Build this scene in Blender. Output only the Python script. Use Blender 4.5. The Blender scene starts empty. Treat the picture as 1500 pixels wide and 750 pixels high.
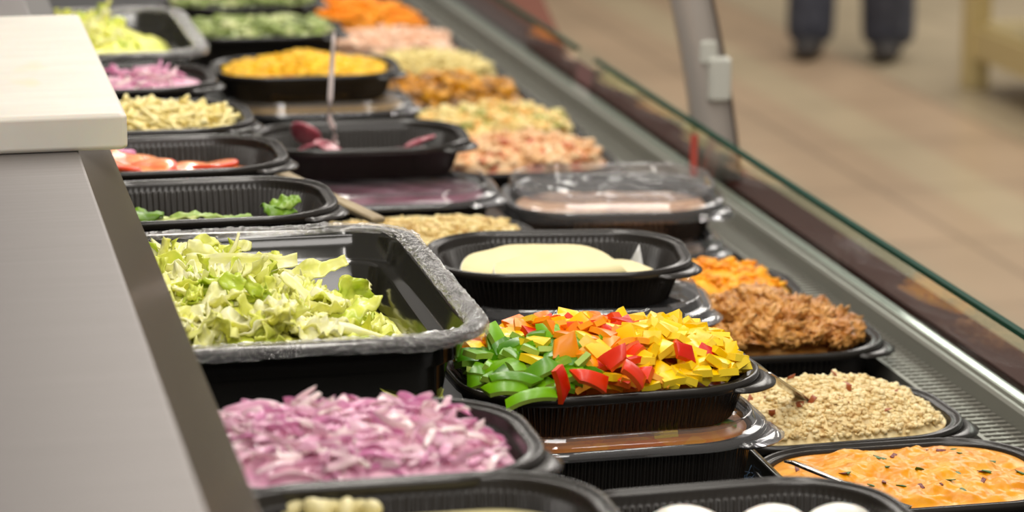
import bpy, math, random
from mathutils import Vector, noise, Matrix, Euler
C = bpy.context.scene.collection
R = math.radians
sc = bpy.context.scene

# ------------------------------------------------------------------ camera
F = 4096.0; PITCH = math.atan(955/F); YAW = math.atan(920*math.cos(PITCH)/F); HC = 0.75
cd = bpy.data.cameras.new('camera'); cam = bpy.data.objects.new('camera', cd); C.objects.link(cam)
cam.location = (0, 0, HC); cam.rotation_euler = (math.pi/2-PITCH, 0, -YAW)
cd.sensor_width = 36; cd.lens = F/1500*36
cd.dof.use_dof = True; cd.dof.focus_distance = 2.15; cd.dof.aperture_fstop = 6.2; cd.dof.aperture_blades = 0
cd.clip_start = .05
sc.camera = cam
CM = cam.rotation_euler.to_matrix()
def at(px, py, z):
    d = CM @ Vector((px-750, 375-py, -F)); t = (z-HC)/d.z
    return Vector((0, 0, HC)) + d*t

# ------------------------------------------------------------------ world and lights
w = bpy.data.worlds.new('world'); sc.world = w; w.use_nodes = True
w.node_tree.nodes['Background'].inputs[0].default_value = (1.0, .93, .86, 1)
w.node_tree.nodes['Background'].inputs[1].default_value = .36
def area(name, loc, sx, sy, power, col=(1, .96, .9), rot=(0, 0, 0)):
    l = bpy.data.lights.new(name, 'AREA'); l.shape = 'RECTANGLE'; l.size = sx; l.size_y = sy; l.energy = power; l.color = col
    o = bpy.data.objects.new(name, l); C.objects.link(o); o.location = loc; o.rotation_euler = rot; return o
area('case_lamp', (.45, 3.2, 1.45), .08, 4.6, 31, (1, .95, .87))
area('case_lamp', (.95, 3.2, 1.75), .10, 4.6, 17, (1, .95, .87), (0, R(18), 0))
area('ceiling_or_fill_lamp', (.3, -.9, 2.3), 1.6, .5, 27, (1, .95, .9), (R(42), 0, 0))  # fill lamp added behind the camera to brighten the tray fronts
area('ceiling_or_fill_lamp', (3.2, 7.0, 2.8), 1.2, 5.0, 120, (1, .95, .88))
area('ceiling_or_fill_lamp', (5.8, 9.0, 2.8), 1.2, 5.0, 110, (1, .95, .88))
sc.view_settings.view_transform = 'Standard'; sc.view_settings.look = 'None'
sc.view_settings.exposure = 0.0; sc.view_settings.gamma = 1; sc.view_settings.use_curve_mapping = False

# ------------------------------------------------------------------ materials
def mat(name):
    m = bpy.data.materials.new(name); m.use_nodes = True
    return m, m.node_tree, m.node_tree.nodes['Principled BSDF']
def srgb(r, g, b):
    f = lambda c: ((c/255+.055)/1.055)**2.4 if c > 10 else c/255/12.92
    return (f(r), f(g), f(b), 1)
def N(nt, t, **kw):
    n = nt.nodes.new(t)
    for k, v in kw.items(): setattr(n, k, v)
    return n
def basic(name, col, rough=.5, metal=0, spec=.5, coat=0, bump=None, sss=0):
    m, nt, p = mat(name)
    p.inputs['Base Color'].default_value = col; p.inputs['Roughness'].default_value = rough
    p.inputs['Metallic'].default_value = metal; p.inputs['Specular IOR Level'].default_value = spec
    p.inputs['Coat Weight'].default_value = coat; p.inputs['Coat Roughness'].default_value = .08
    if sss and name in ('egg_white',): p.inputs['Subsurface Weight'].default_value = sss; p.inputs['Subsurface Scale'].default_value = .004
    if bump: add_bump(nt, p, *bump)
    return m
def add_bump(nt, p, scale, strength, dist=.001, detail=3):
    tc = N(nt, 'ShaderNodeTexCoord'); n = N(nt, 'ShaderNodeTexNoise'); n.inputs['Scale'].default_value = scale; n.inputs['Detail'].default_value = detail
    b = N(nt, 'ShaderNodeBump'); b.inputs['Strength'].default_value = strength; b.inputs['Distance'].default_value = dist
    nt.links.new(tc.outputs['Object'], n.inputs['Vector']); nt.links.new(n.outputs['Fac'], b.inputs['Height']); nt.links.new(b.outputs['Normal'], p.inputs['Normal'])
def noisy(name, cols, scale, rough=.5, coat=0, sss=.0, detail=4, bump=None, voronoi=False, spec=.5):
    """colour from a ramp over noise; cols = [(pos, colour), ...]"""
    m, nt, p = mat(name)
    tc = N(nt, 'ShaderNodeTexCoord')
    if voronoi:
        n = N(nt, 'ShaderNodeTexVoronoi'); out = n.outputs['Color']; n.inputs['Scale'].default_value = scale
        s = N(nt, 'ShaderNodeSeparateColor'); nt.links.new(out, s.inputs[0]); src = s.outputs[0]
    else:
        n = N(nt, 'ShaderNodeTexNoise'); n.inputs['Scale'].default_value = scale; n.inputs['Detail'].default_value = detail; src = n.outputs['Fac']
    nt.links.new(tc.outputs['Object'], n.inputs['Vector'])
    r = N(nt, 'ShaderNodeValToRGB'); e = r.color_ramp.elements
    e[0].position, e[0].color = cols[0]; e[1].position, e[1].color = cols[-1]
    for pos, c in cols[1:-1]: x = e.new(pos); x.color = c
    nt.links.new(src, r.inputs[0]); nt.links.new(r.outputs[0], p.inputs['Base Color'])
    p.inputs['Roughness'].default_value = rough; p.inputs['Coat Weight'].default_value = coat; p.inputs['Coat Roughness'].default_value = .12
    p.inputs['Specular IOR Level'].default_value = spec
    if sss and name in ('egg_white',): p.inputs['Subsurface Weight'].default_value = sss; p.inputs['Subsurface Scale'].default_value = .004
    if bump: add_bump(nt, p, *bump)
    return m
def clear(name, tint, haze=.0, rough=.02, f0=.05, bump=None, hazecol=(.8, .8, .8, 1)):
    m, nt, p = mat(name); nt.nodes.remove(p); out = nt.nodes['Material Output']
    lw = N(nt, 'ShaderNodeLayerWeight'); lw.inputs['Blend'].default_value = .5
    pw = N(nt, 'ShaderNodeMath', operation='POWER'); pw.inputs[1].default_value = 5; nt.links.new(lw.outputs['Facing'], pw.inputs[0])
    ma = N(nt, 'ShaderNodeMath', operation='MULTIPLY_ADD'); ma.inputs[1].default_value = 1-f0; ma.inputs[2].default_value = f0; nt.links.new(pw.outputs[0], ma.inputs[0])
    t = N(nt, 'ShaderNodeBsdfTransparent'); t.inputs[0].default_value = tint
    g = N(nt, 'ShaderNodeBsdfGlossy'); g.inputs['Roughness'].default_value = rough; g.inputs[0].default_value = (1, 1, 1, 1)
    d = N(nt, 'ShaderNodeBsdfDiffuse'); d.inputs[0].default_value = hazecol
    m1 = N(nt, 'ShaderNodeMixShader'); m1.inputs[0].default_value = haze; nt.links.new(t.outputs[0], m1.inputs[1]); nt.links.new(d.outputs[0], m1.inputs[2])
    m2 = N(nt, 'ShaderNodeMixShader'); nt.links.new(ma.outputs[0], m2.inputs[0]); nt.links.new(m1.outputs[0], m2.inputs[1]); nt.links.new(g.outputs[0], m2.inputs[2])
    nt.links.new(m2.outputs[0], out.inputs['Surface'])
    if bump:
        tc = N(nt, 'ShaderNodeTexCoord'); n = N(nt, 'ShaderNodeTexNoise'); n.inputs['Scale'].default_value = bump[0]; n.inputs['Detail'].default_value = 3
        b = N(nt, 'ShaderNodeBump'); b.inputs['Strength'].default_value = bump[1]; b.inputs['Distance'].default_value = bump[2]
        nt.links.new(tc.outputs['Object'], n.inputs['Vector']); nt.links.new(n.outputs['Fac'], b.inputs['Height'])
        nt.links.new(b.outputs['Normal'], g.inputs['Normal'])
    return m
def leafy(name, cols, trans=.35, rough=.35, axis='Y', edge=None, coat=.2, spec=.4):
    """piece colour: object-random ramp, optional edge tint across the piece, plus translucency"""
    m, nt, p = mat(name); out = nt.nodes['Material Output']
    oi = N(nt, 'ShaderNodeObjectInfo'); r = N(nt, 'ShaderNodeValToRGB'); e = r.color_ramp.elements
    e[0].position, e[0].color = cols[0]; e[1].position, e[1].color = cols[-1]
    for pos, c in cols[1:-1]: x = e.new(pos); x.color = c
    tc = N(nt, 'ShaderNodeTexCoord'); n = N(nt, 'ShaderNodeTexNoise'); n.inputs['Scale'].default_value = 45; n.inputs['Detail'].default_value = 3
    nt.links.new(tc.outputs['Object'], n.inputs['Vector'])
    ad = N(nt, 'ShaderNodeMath', operation='MULTIPLY_ADD'); ad.inputs[1].default_value = .9; ad.inputs[2].default_value = -.45; nt.links.new(n.outputs['Fac'], ad.inputs[0])
    a2 = N(nt, 'ShaderNodeMath', operation='ADD'); nt.links.new(ad.outputs[0], a2.inputs[0]); nt.links.new(oi.outputs['Random'], a2.inputs[1])
    nt.links.new(a2.outputs[0], r.inputs[0]); col = r.outputs[0]
    if edge:
        sx = N(nt, 'ShaderNodeSeparateXYZ'); nt.links.new(tc.outputs['Generated'], sx.inputs[0])
        er = N(nt, 'ShaderNodeValToRGB'); er.color_ramp.elements[0].position = edge[0]; er.color_ramp.elements[0].color = (0, 0, 0, 1)
        er.color_ramp.elements[1].position = edge[1]; er.color_ramp.elements[1].color = (edge[3],)*3+(1,)
        nt.links.new(sx.outputs[axis], er.inputs[0])
        mx = N(nt, 'ShaderNodeMix', data_type='RGBA'); nt.links.new(er.outputs[0], mx.inputs[0]); nt.links.new(col, mx.inputs[6]); mx.inputs[7].default_value = edge[2]
        col = mx.outputs[2]
    nt.links.new(col, p.inputs['Base Color']); p.inputs['Specular IOR Level'].default_value = spec; p.inputs['Roughness'].default_value = rough; p.inputs['Coat Weight'].default_value = coat; p.inputs['Coat Roughness'].default_value = .15
    if trans:
        t = N(nt, 'ShaderNodeBsdfTranslucent'); nt.links.new(col, t.inputs[0])
        ms = N(nt, 'ShaderNodeMixShader'); ms.inputs[0].default_value = trans; nt.links.new(p.outputs[0], ms.inputs[1]); nt.links.new(t.outputs[0], ms.inputs[2]); nt.links.new(ms.outputs[0], out.inputs['Surface'])
    return m

M = {}
M['black'] = basic('black_plastic', (.020, .017, .014, 1), .24, spec=.42)
M['blackpan'] = basic('black_pan_plastic', (.018, .017, .014, 1), .10, spec=.45, bump=(40, .08, .001))
M['lid'] = clear('clear_lid_plastic', (.86, .86, .88, 1), .05, .07, .07)
M['lidtop'] = clear('clear_lid_panel', (.84, .84, .86, 1), .06, .09, .07, (28, .5, .003))
M['film'] = clear('cling_film', (.93, .92, .91, 1), .04, .05, .14, (330, 1.0, .010), (.85, .83, .8, 1))
M['glass'] = clear('guard_glass', (.90, .95, .92, 1), .0, .0, .04, None, (.75, .78, .72, 1))
M['glassedge'] = basic('glass_edge', srgb(14, 60, 46), .5, spec=.08)
def steel(name, col, rough):
    m, nt, p = mat(name); p.inputs['Metallic'].default_value = .85; p.inputs['Base Color'].default_value = col
    tc = N(nt, 'ShaderNodeTexCoord'); mp = N(nt, 'ShaderNodeMapping'); mp.inputs['Scale'].default_value = (3, 260, 3) ; n = N(nt, 'ShaderNodeTexNoise'); n.inputs['Scale'].default_value = 2.5; n.inputs['Detail'].default_value = 5
    nt.links.new(tc.outputs['Object'], mp.inputs[0]); nt.links.new(mp.outputs[0], n.inputs['Vector'])
    mr = N(nt, 'ShaderNodeMapRange'); mr.inputs['To Min'].default_value = rough*.85; mr.inputs['To Max'].default_value = rough*1.25
    nt.links.new(n.outputs['Fac'], mr.inputs[0]); nt.links.new(mr.outputs[0], p.inputs['Roughness']); return m
M['steel'] = steel('brushed_steel', (.20, .183, .176, 1), .50)
M['steelb'] = steel('polished_steel', (.42, .39, .34, 1), .09)
M['utensil'] = basic('utensil_steel', (.55, .52, .48, 1), .16, 1)
M['rail'] = basic('rail_grey', srgb(150, 150, 140), .28, .35)
M['grille'] = basic('grille_metal', srgb(150, 148, 138), .3, .5)
M['dark'] = basic('dark_void', (.012, .012, .011, 1), .5)
M['maroon'] = basic('maroon_panel', srgb(72, 32, 26), .6, spec=.15)
M['deck'] = basic('black_deck', (.012, .012, .012, 1), .3)
M['white_plastic'] = noisy('translucent_plastic', [(.3, srgb(205, 188, 184)), (.7, srgb(228, 215, 210))], 30, .25, .4)
M['tan'] = noisy('tan_card', [(.3, srgb(138, 120, 90)), (.7, srgb(164, 146, 112))], 20, .6)
# board: warm white with faint stains
def board_mat():
    m, nt, p = mat('white_board'); tc = N(nt, 'ShaderNodeTexCoord')
    mp = N(nt, 'ShaderNodeMapping'); mp.inputs['Scale'].default_value = (3, 9, 1); n = N(nt, 'ShaderNodeTexNoise'); n.inputs['Scale'].default_value = 3; n.inputs['Detail'].default_value = 7
    nt.links.new(tc.outputs['Object'], mp.inputs[0]); nt.links.new(mp.outputs[0], n.inputs['Vector'])
    r = N(nt, 'ShaderNodeValToRGB'); r.color_ramp.elements[0].position = .3; r.color_ramp.elements[0].color = srgb(206, 201, 189); r.color_ramp.elements[1].position = .75; r.color_ramp.elements[1].color = srgb(219, 214, 203)
    nt.links.new(n.outputs['Fac'], r.inputs[0])
    n2 = N(nt, 'ShaderNodeTexNoise'); n2.inputs['Scale'].default_value = 16; n2.inputs['Detail'].default_value = 2; mp2 = N(nt, 'ShaderNodeMapping'); mp2.inputs['Scale'].default_value = (1, .45, 1); nt.links.new(tc.outputs['Object'], mp2.inputs[0]); nt.links.new(mp2.outputs[0], n2.inputs['Vector'])
    r2 = N(nt, 'ShaderNodeValToRGB'); r2.color_ramp.elements[0].position = .66; r2.color_ramp.elements[0].color = (0, 0, 0, 1); r2.color_ramp.elements[1].position = .80; r2.color_ramp.elements[1].color = (.5, .5, .5, 1)
    nt.links.new(n2.outputs['Fac'], r2.inputs[0])
    mx = N(nt, 'ShaderNodeMix', data_type='RGBA'); nt.links.new(r2.outputs[0], mx.inputs[0]); nt.links.new(r.outputs[0], mx.inputs[6]); mx.inputs[7].default_value = srgb(236, 196, 132)
    nt.links.new(mx.outputs[2], p.inputs['Base Color']); p.inputs['Roughness'].default_value = .42
    p.inputs['Subsurface Weight'].default_value = .2; p.inputs['Subsurface Scale'].default_value = .01; return m
M['board'] = board_mat()
# shop floor: large tiles in bands along the case
def floor_mat():
    m, nt, p = mat('shop_floor_tiles'); tc = N(nt, 'ShaderNodeTexCoord')
    br = N(nt, 'ShaderNodeTexBrick'); br.offset = 0; br.inputs['Scale'].default_value = 1; br.inputs['Brick Width'].default_value = .6; br.inputs['Row Height'].default_value = .6
    br.inputs['Mortar Size'].default_value = .008; br.inputs['Color1'].default_value = srgb(190, 175, 149); br.inputs['Color2'].default_value = srgb(182, 168, 143); br.inputs['Mortar'].default_value = srgb(150, 136, 116)
    nt.links.new(tc.outputs['Object'], br.inputs['Vector'])
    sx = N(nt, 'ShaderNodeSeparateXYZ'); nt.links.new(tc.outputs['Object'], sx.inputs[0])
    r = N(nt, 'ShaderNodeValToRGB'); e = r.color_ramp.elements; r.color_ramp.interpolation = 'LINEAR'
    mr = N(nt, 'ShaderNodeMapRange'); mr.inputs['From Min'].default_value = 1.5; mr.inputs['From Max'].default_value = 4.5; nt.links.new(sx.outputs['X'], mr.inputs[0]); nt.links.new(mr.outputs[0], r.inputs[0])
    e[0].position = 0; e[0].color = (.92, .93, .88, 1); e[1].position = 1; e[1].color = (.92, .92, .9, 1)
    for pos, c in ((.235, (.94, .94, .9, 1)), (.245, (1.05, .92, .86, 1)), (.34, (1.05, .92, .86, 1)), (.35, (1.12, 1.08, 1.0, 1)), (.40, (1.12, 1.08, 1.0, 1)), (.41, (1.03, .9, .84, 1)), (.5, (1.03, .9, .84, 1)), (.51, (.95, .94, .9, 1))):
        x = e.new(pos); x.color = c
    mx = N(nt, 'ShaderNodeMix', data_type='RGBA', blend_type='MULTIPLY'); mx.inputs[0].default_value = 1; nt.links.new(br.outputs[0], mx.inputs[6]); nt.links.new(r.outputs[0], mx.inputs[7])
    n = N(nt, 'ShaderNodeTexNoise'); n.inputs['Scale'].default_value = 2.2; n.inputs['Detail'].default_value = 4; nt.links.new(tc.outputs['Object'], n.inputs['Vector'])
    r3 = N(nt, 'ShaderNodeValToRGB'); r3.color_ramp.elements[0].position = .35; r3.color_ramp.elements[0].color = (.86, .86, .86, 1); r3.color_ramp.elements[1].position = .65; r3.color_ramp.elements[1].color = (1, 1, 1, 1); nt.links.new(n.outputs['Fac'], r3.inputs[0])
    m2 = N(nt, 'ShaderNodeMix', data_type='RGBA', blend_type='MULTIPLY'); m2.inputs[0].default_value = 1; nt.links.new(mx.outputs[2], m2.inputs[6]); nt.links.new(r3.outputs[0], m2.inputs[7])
    nt.links.new(m2.outputs[2], p.inputs['Base Color']); p.inputs['Roughness'].default_value = .32; return m
M['floor'] = floor_mat()

# ------------------------------------------------------------------ mesh helpers
def link(name, verts, faces, mats, parent=None, smooth=True, loc=None, fm=None):
    me = bpy.data.meshes.new(name); me.from_pydata(verts, [], faces)
    for m in (mats if isinstance(mats, (list, tuple)) else [mats]): me.materials.append(m)
    if fm: me.polygons.foreach_set('material_index', fm)
    me.polygons.foreach_set('use_smooth', [smooth]*len(faces)); me.validate(); me.update()
    o = bpy.data.objects.new(name, me); C.objects.link(o)
    if parent: o.parent = parent
    if loc: o.location = loc
    return o
def tag(o, label=None, cat=None, group=None, kind=None):
    if label: o['label'] = label
    if cat: o['category'] = cat
    if group: o['group'] = group
    if kind: o['kind'] = kind
    return o
def empty(name, loc, rz=0):
    o = bpy.data.objects.new(name, None); C.objects.link(o); o.location = loc; o.rotation_euler = (0, 0, rz); o.empty_display_size = .02; return o
class MB:
    def __init__(s): s.v = []; s.f = []
    def box(s, x0, x1, y0, y1, z0, z1, c=0.0):
        b = len(s.v)
        for z, i in ((z0, c), (z0+c, 0), (z1-c, 0), (z1, c)) if c else ((z0, 0), (z1, 0)):
            if c:
                k = c if i == 0 else c*2
                pts = [(x0+k, y0+i), (x1-k, y0+i), (x1-i, y0+k), (x1-i, y1-k), (x1-k, y1-i), (x0+k, y1-i), (x0+i, y1-k), (x0+i, y0+k)]
            else: pts = [(x0, y0), (x1, y0), (x1, y1), (x0, y1)]
            s.v += [(x, y, z) for x, y in pts]
        n = len(pts); L = (len(s.v)-b)//n
        s.f.append([b+i for i in range(n)][::-1]); s.f.append([b+(L-1)*n+i for i in range(n)])
        for l in range(L-1):
            for i in range(n): s.f.append((b+l*n+i, b+l*n+(i+1) % n, b+(l+1)*n+(i+1) % n, b+(l+1)*n+i))
        return s
    def strip(s, rings, closed=True, cap=True):
        b = len(s.v); n = len(rings[0])
        for r in rings: s.v += [tuple(p) for p in r]
        for l in range(len(rings)-1):
            for i in range(n if closed else n-1): s.f.append((b+l*n+i, b+l*n+(i+1) % n, b+(l+1)*n+(i+1) % n, b+(l+1)*n+i))
        if cap: s.f.append([b+i for i in range(n)][::-1]); s.f.append([b+(len(rings)-1)*n+i for i in range(n)])
        return s
    def tube(s, pts, rad, n=8):
        pts = [Vector(p) for p in pts]; rings = []
        for i, p in enumerate(pts):
            d = (pts[min(i+1, len(pts)-1)]-pts[max(i-1, 0)]).normalized()
            a = d.cross(Vector((0, 0, 1)));  a = a.normalized() if a.length > .05 else d.cross(Vector((1, 0, 0))).normalized()
            b = d.cross(a); r = rad[i] if isinstance(rad, (list, tuple)) else rad
            rx, ry = r if isinstance(r, (list, tuple)) else (r, r)
            rings.append([p+a*math.cos(2*math.pi*k/n)*rx+b*math.sin(2*math.pi*k/n)*ry for k in range(n)])
        return s.strip(rings)
    def ball(s, c, r, sq=(1, 1, 1), n=6, jit=0, rnd=None):
        rings = []
        for i in range(1, n):
            a = math.pi*i/n; k = 1+(rnd.uniform(-jit, jit) if rnd else 0)
            K = [k*(1+(rnd.uniform(-jit, jit) if rnd else 0)) for j in range(n+2)]
            rings.append([(c[0]+r*sq[0]*K[j]*math.sin(a)*math.cos(2*math.pi*j/(n+2)), c[1]+r*sq[1]*K[j]*math.sin(a)*math.sin(2*math.pi*j/(n+2)), c[2]-r*sq[2]*math.cos(a)*K[j]) for j in range(n+2)])
        return s.strip(rings)
    def build(s, name, m, parent=None, smooth=False, loc=None): return link(name, s.v, s.f, m, parent, smooth, loc)

def perim(a, b, r, n):
    """n samples round a rounded rectangle: (core point, normal), uniform in arc length"""
    segs = []
    ca, cb = a-r, b-r; q = math.pi*r/2
    L = 4*q+4*ca+4*cb; out = []
    parts = [('l', (ca, -cb), (0, 1), 2*cb, 0), ('c', (ca, cb), 0), ('l', (ca, cb), (-1, 0), 2*ca, 90), ('c', (-ca, cb), 90),
             ('l', (-ca, cb), (0, -1), 2*cb, 180), ('c', (-ca, -cb), 180), ('l', (-ca, -cb), (1, 0), 2*ca, 270), ('c', (ca, -cb), 270)]
    for i in range(n):
        s = L*i/n
        for p in parts:
            l = p[3] if p[0] == 'l' else q
            if s <= l:
                if p[0] == 'l': out.append((p[1][0]+p[2][0]*s, p[1][1]+p[2][1]*s, math.cos(R(p[4])), math.sin(R(p[4]))))
                else:
                    an = R(p[2])+s/r; out.append((p[1][0], p[1][1], math.cos(an), math.sin(an)))
                break
            s -= l
        else: out.append((ca, -cb, 1, 0))
    return out
def sweep(a, b, r, prof, n, ribs=0, amp=0, cap0=True, cap1=True, wob=None):
    P = perim(a, b, r, n); V = []; Fc = []
    for (o, z, rw) in prof:
        for i, (cx, cy, nx, ny) in enumerate(P):
            oo = o
            if rw: oo = o+amp*rw*(.5+.5*math.cos(2*math.pi*ribs*i/n))
            k = r-oo; dz = wob(cx+nx*k, cy+ny*k, o) if wob else 0
            V.append((cx+nx*k, cy+ny*k, z+dz))
    for l in range(len(prof)-1):
        for i in range(n): Fc.append((l*n+i, l*n+(i+1) % n, (l+1)*n+(i+1) % n, (l+1)*n+i))
    if cap0: Fc.append(list(range(n))[::-1])
    if cap1: Fc.append([(len(prof)-1)*n+i for i in range(n)])
    return V, Fc

# ------------------------------------------------------------------ the setting
M['wall'] = basic('shop_wall', srgb(190, 178, 160), .7)
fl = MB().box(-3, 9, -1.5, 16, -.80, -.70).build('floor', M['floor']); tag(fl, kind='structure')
# the serve-over case the trays stand in: stepped black deck, steel body
CASE_Y0, CASE_Y1 = .6, 6.6
t = empty('serving_case', (.45, 3.6, -.70)); tag(t, 'long refrigerated serving case with stepped black deck holding all the food trays', 'display case')
def cb(name, m, *boxes):
    mb = MB()
    for b in boxes: mb.box(*b)
    o = mb.build(name, m, t); o.location = (-.45, -3.6, .70); return o
ZA, ZB, ZC = .150, .068, .040
cb('deck', M['deck'], (.088, .385, CASE_Y0, CASE_Y1, -.1, ZA), (.385, .660, CASE_Y0, CASE_Y1, -.1, ZB), (.660, .866, CASE_Y0, CASE_Y1, -.1, ZC))
cb('body', M['maroon'], (.088, .866, CASE_Y0+.02, CASE_Y1-.02, -.68, -.1), (.866, .975, CASE_Y0, CASE_Y1, -.70, .0))
cb('bumper_ledge', M['maroon'], (.975, 1.020, CASE_Y0, CASE_Y1, -.02, .060))
cb('vent_channel', M['dark'], (.866, .975, CASE_Y0, CASE_Y1, .0, .047))
# rail with a shallow groove, light grey
mb = MB(); prof = [(.908, .047), (.908, .081), (.910, .084), (.913, .084), (.914, .081), (.9165, .081), (.9175, .085), (.928, .086), (.930, .083), (.930, .047)]
mb.strip([[(x, y, z) for x, z in prof] for y in (CASE_Y0, CASE_Y1)])
o = mb.build('guard_rail', M['rail'], t); o.location = (-.45, -3.6, .70)
mb = MB().box(.868, .8725, CASE_Y0, CASE_Y1, .046, .0665)
for x in (.881, .890, .899): mb.box(x-.0009, x+.0009, CASE_Y0, CASE_Y1, .0595, .0645)
y = CASE_Y0
while y < 5.6:
    mb.box(.871, .909, y, y+.0046, .062, .0658); y += .0115
o = mb.build('vent_grille', M['grille'], t); o.location = (-.45, -3.6, .70)
# steel worktop with bevelled edge on the staff side
ZT = HC-.42
mb = MB(); pr = [(-.9, ZT-.05), (-.9, ZT), (.127, ZT), (.129, ZT-.0005), (.165, ZT-.030), (.166, ZT-.034), (.162, ZT-.05)]
mb.strip([[(x, y, z) for x, z in pr[:]][::-1] for y in (.3, 4.6)])
wt = link('steel_worktop', mb.v, mb.f, [M['steel'], M['steelb']], None, False)
n7 = 7
for p_ in wt.data.polygons:
    c = p_.center
    if .128 < c.x < .1665 and c.z > ZT-.04 and abs(p_.normal.y) < .5: p_.material_index = 1
tag(wt, 'brushed steel worktop with a shiny sloping edge, carrying the white board', 'worktop')
cb2 = MB().box(-.9, .085, .35, 4.55, -.70, ZT-.05).build('worktop_cabinet', M['steel']); tag(cb2, 'steel cabinet carrying the brushed steel worktop', 'cabinet')
cb2.data.transform(Matrix.Identity(4))
# cutting board
p1 = at(190, 165, ZT+.03)
mb = MB(); mb.box(-.45, .1675, p1.y, p1.y+.56, ZT+.0002, ZT+.0300, .003)
bd = mb.build('cutting_board', M['board'], None, False); tag(bd, 'thick white plastic cutting board with faint orange stains on the steel worktop', 'cutting board')
bv = bd.modifiers.new('b', 'BEVEL'); bv.width = .0012; bv.segments = 2

# low glass guards along the customer side
def guard(y0, y1, label, sx=0):
    g = empty('glass_guard', (.918+sx, (y0+y1)/2, .0866)); tag(g, label, 'glass guard', 'low glass guards on the rail')
    xb, zb, xt, zt = 0, 0, .0068, .0530; th = .0055
    def quad(h0, h1):
        return [(xb+(xt-xb)*h0, zb+(zt-zb)*h0), (xb+th+(xt-xb)*h0, zb+(zt-zb)*h0+.001), (xb+th+(xt-xb)*h1, zb+(zt-zb)*h1+.001), (xb+(xt-xb)*h1, zb+(zt-zb)*h1)]
    hl = (y1-y0)/2
    m1 = MB().strip([[(x, y, z) for x, z in quad(0, .92)] for y in (-hl, hl)]); m1.build('pane', M['glass'], g)
    m2 = MB().strip([[(x, y, z) for x, z in quad(.92, 1.0)] for y in (-hl, hl)]); m2.build('polished_edge', M['glassedge'], g)
    return g
guard(1.0, at(868, 88, .138).y, 'low clear glass guard with green edge beside the nearest food trays')
guard(at(868, 88, .138).y+.10, 6.4, 'far clear glass guard beside the blurred distant trays')
# curved end bracket
br = empty('curved_bracket', (1.012, at(1085, 262, .06).y, .060)); tag(br, 'tall grey curved glass bracket rising behind the low guard', 'bracket')
pts = []
bx = at(1085, 268, .06).x
rings = []; edge = []
for i in range(25):
    s = i/24; z = .80*s; x = (bx-1.012)-.022-.27*s**1.15*0.55-.22*s**3; wd = .025-.003*s
    if i == 0: z = 0
    rings.append([(x-wd, -.008, z), (x+wd, -.008, z), (x+wd, .008, z), (x-wd, .008, z)])
    edge.append([(x+wd, -.009, z), (x+wd+.004, -.009, z), (x+wd+.004, .009, z), (x+wd, .009, z)])
M['bracket'] = basic('bracket_grey', srgb(186, 178, 170), .3, .2)
MB().strip(rings).build('curved_arm', M['bracket'], br, True)
MB().strip(edge).build('edge_seal', basic('seal', srgb(96, 82, 70), .5), br, True)
cl = MB().box(-.062, -.034, -.02, .02, .10, .155, .004).box(-.072, -.05, -.012, .012, .145, .175, .003); cl.build('clamp', basic('clamp_plastic', srgb(205, 205, 195), .3), br)
# red tag behind the rail
rp = at(1022, 257, .0845)
rt = MB().box(-.0045, .0045, -.001, .001, -.0, .050, 0).build('red_tag', basic('red_tag', srgb(190, 80, 66), .5), None, False, (.9125, rp.y, .0843)); tag(rt, 'narrow upright red tag standing on the grey rail in front of the curved bracket', 'tag')
# maroon neighbour cabinet
nb = empty('maroon_cabinet', (1.307, 6.9, -.70)); tag(nb, 'maroon fronted cabinet projecting beyond the far end of the guard', 'cabinet')
MB().strip([[(-.255, -2.6, z), (-.255, 2.2, z), (.6, 2.2, z), (.0, -.9, z)] for z in (0, .68)]).build('body', M['maroon'], nb)
MB().strip([[(-.255, -2.62, z), (-.255, 2.2, z), (.03, 2.2, z), (.03, -.9, z)] for z in (.68, .70)]).build('top', basic('cabinet_top', srgb(112, 62, 44), .6, spec=.15), nb)

# ------------------------------------------------------------------ trays and lids
TA, TB, TR = .1175, .0875, .068
def tray_mesh(h):
    prof = [(.0015, -.0075, 0), (0, -.007, 0), (-.0003, -.003, 0), (.0006, -.0006, 0), (.002, 0, 0), (.0035, -.0006, 0), (.0042, -.0024, 0), (.0075, -.0028, 0), (.0085, -.0015, 0), (.0098, -.0018, 0),
            (.0105, -.0035, 0), (.0110, -.0088, 0), (.0112, -.0095, .2), (.0118, -.0105, 1), (.0205, -h+.0035, 1), (.0235, -h+.0012, .3), (.028, -h+.0009, 0)]
    v, f = sweep(TA, TB, TR, prof, 888, 132, .0028, False, True)
    out = [(.0015, -.0075, 0), (.0088, -.0078, 0), (.0094, -.0092, .2), (.0100, -.0108, 1), (.0190, -h+.0025, 1), (.0225, -h+.0002, .3), (.027, -h, 0)]
    v2, f2 = sweep(TA, TB, TR, out, 888, 132, .0028, False, True)
    b = len(v); f2 = [tuple(b+i for i in q)[::-1] for q in f2]
    return v+v2, f+f2
H1 = .038
TM = {}
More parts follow.
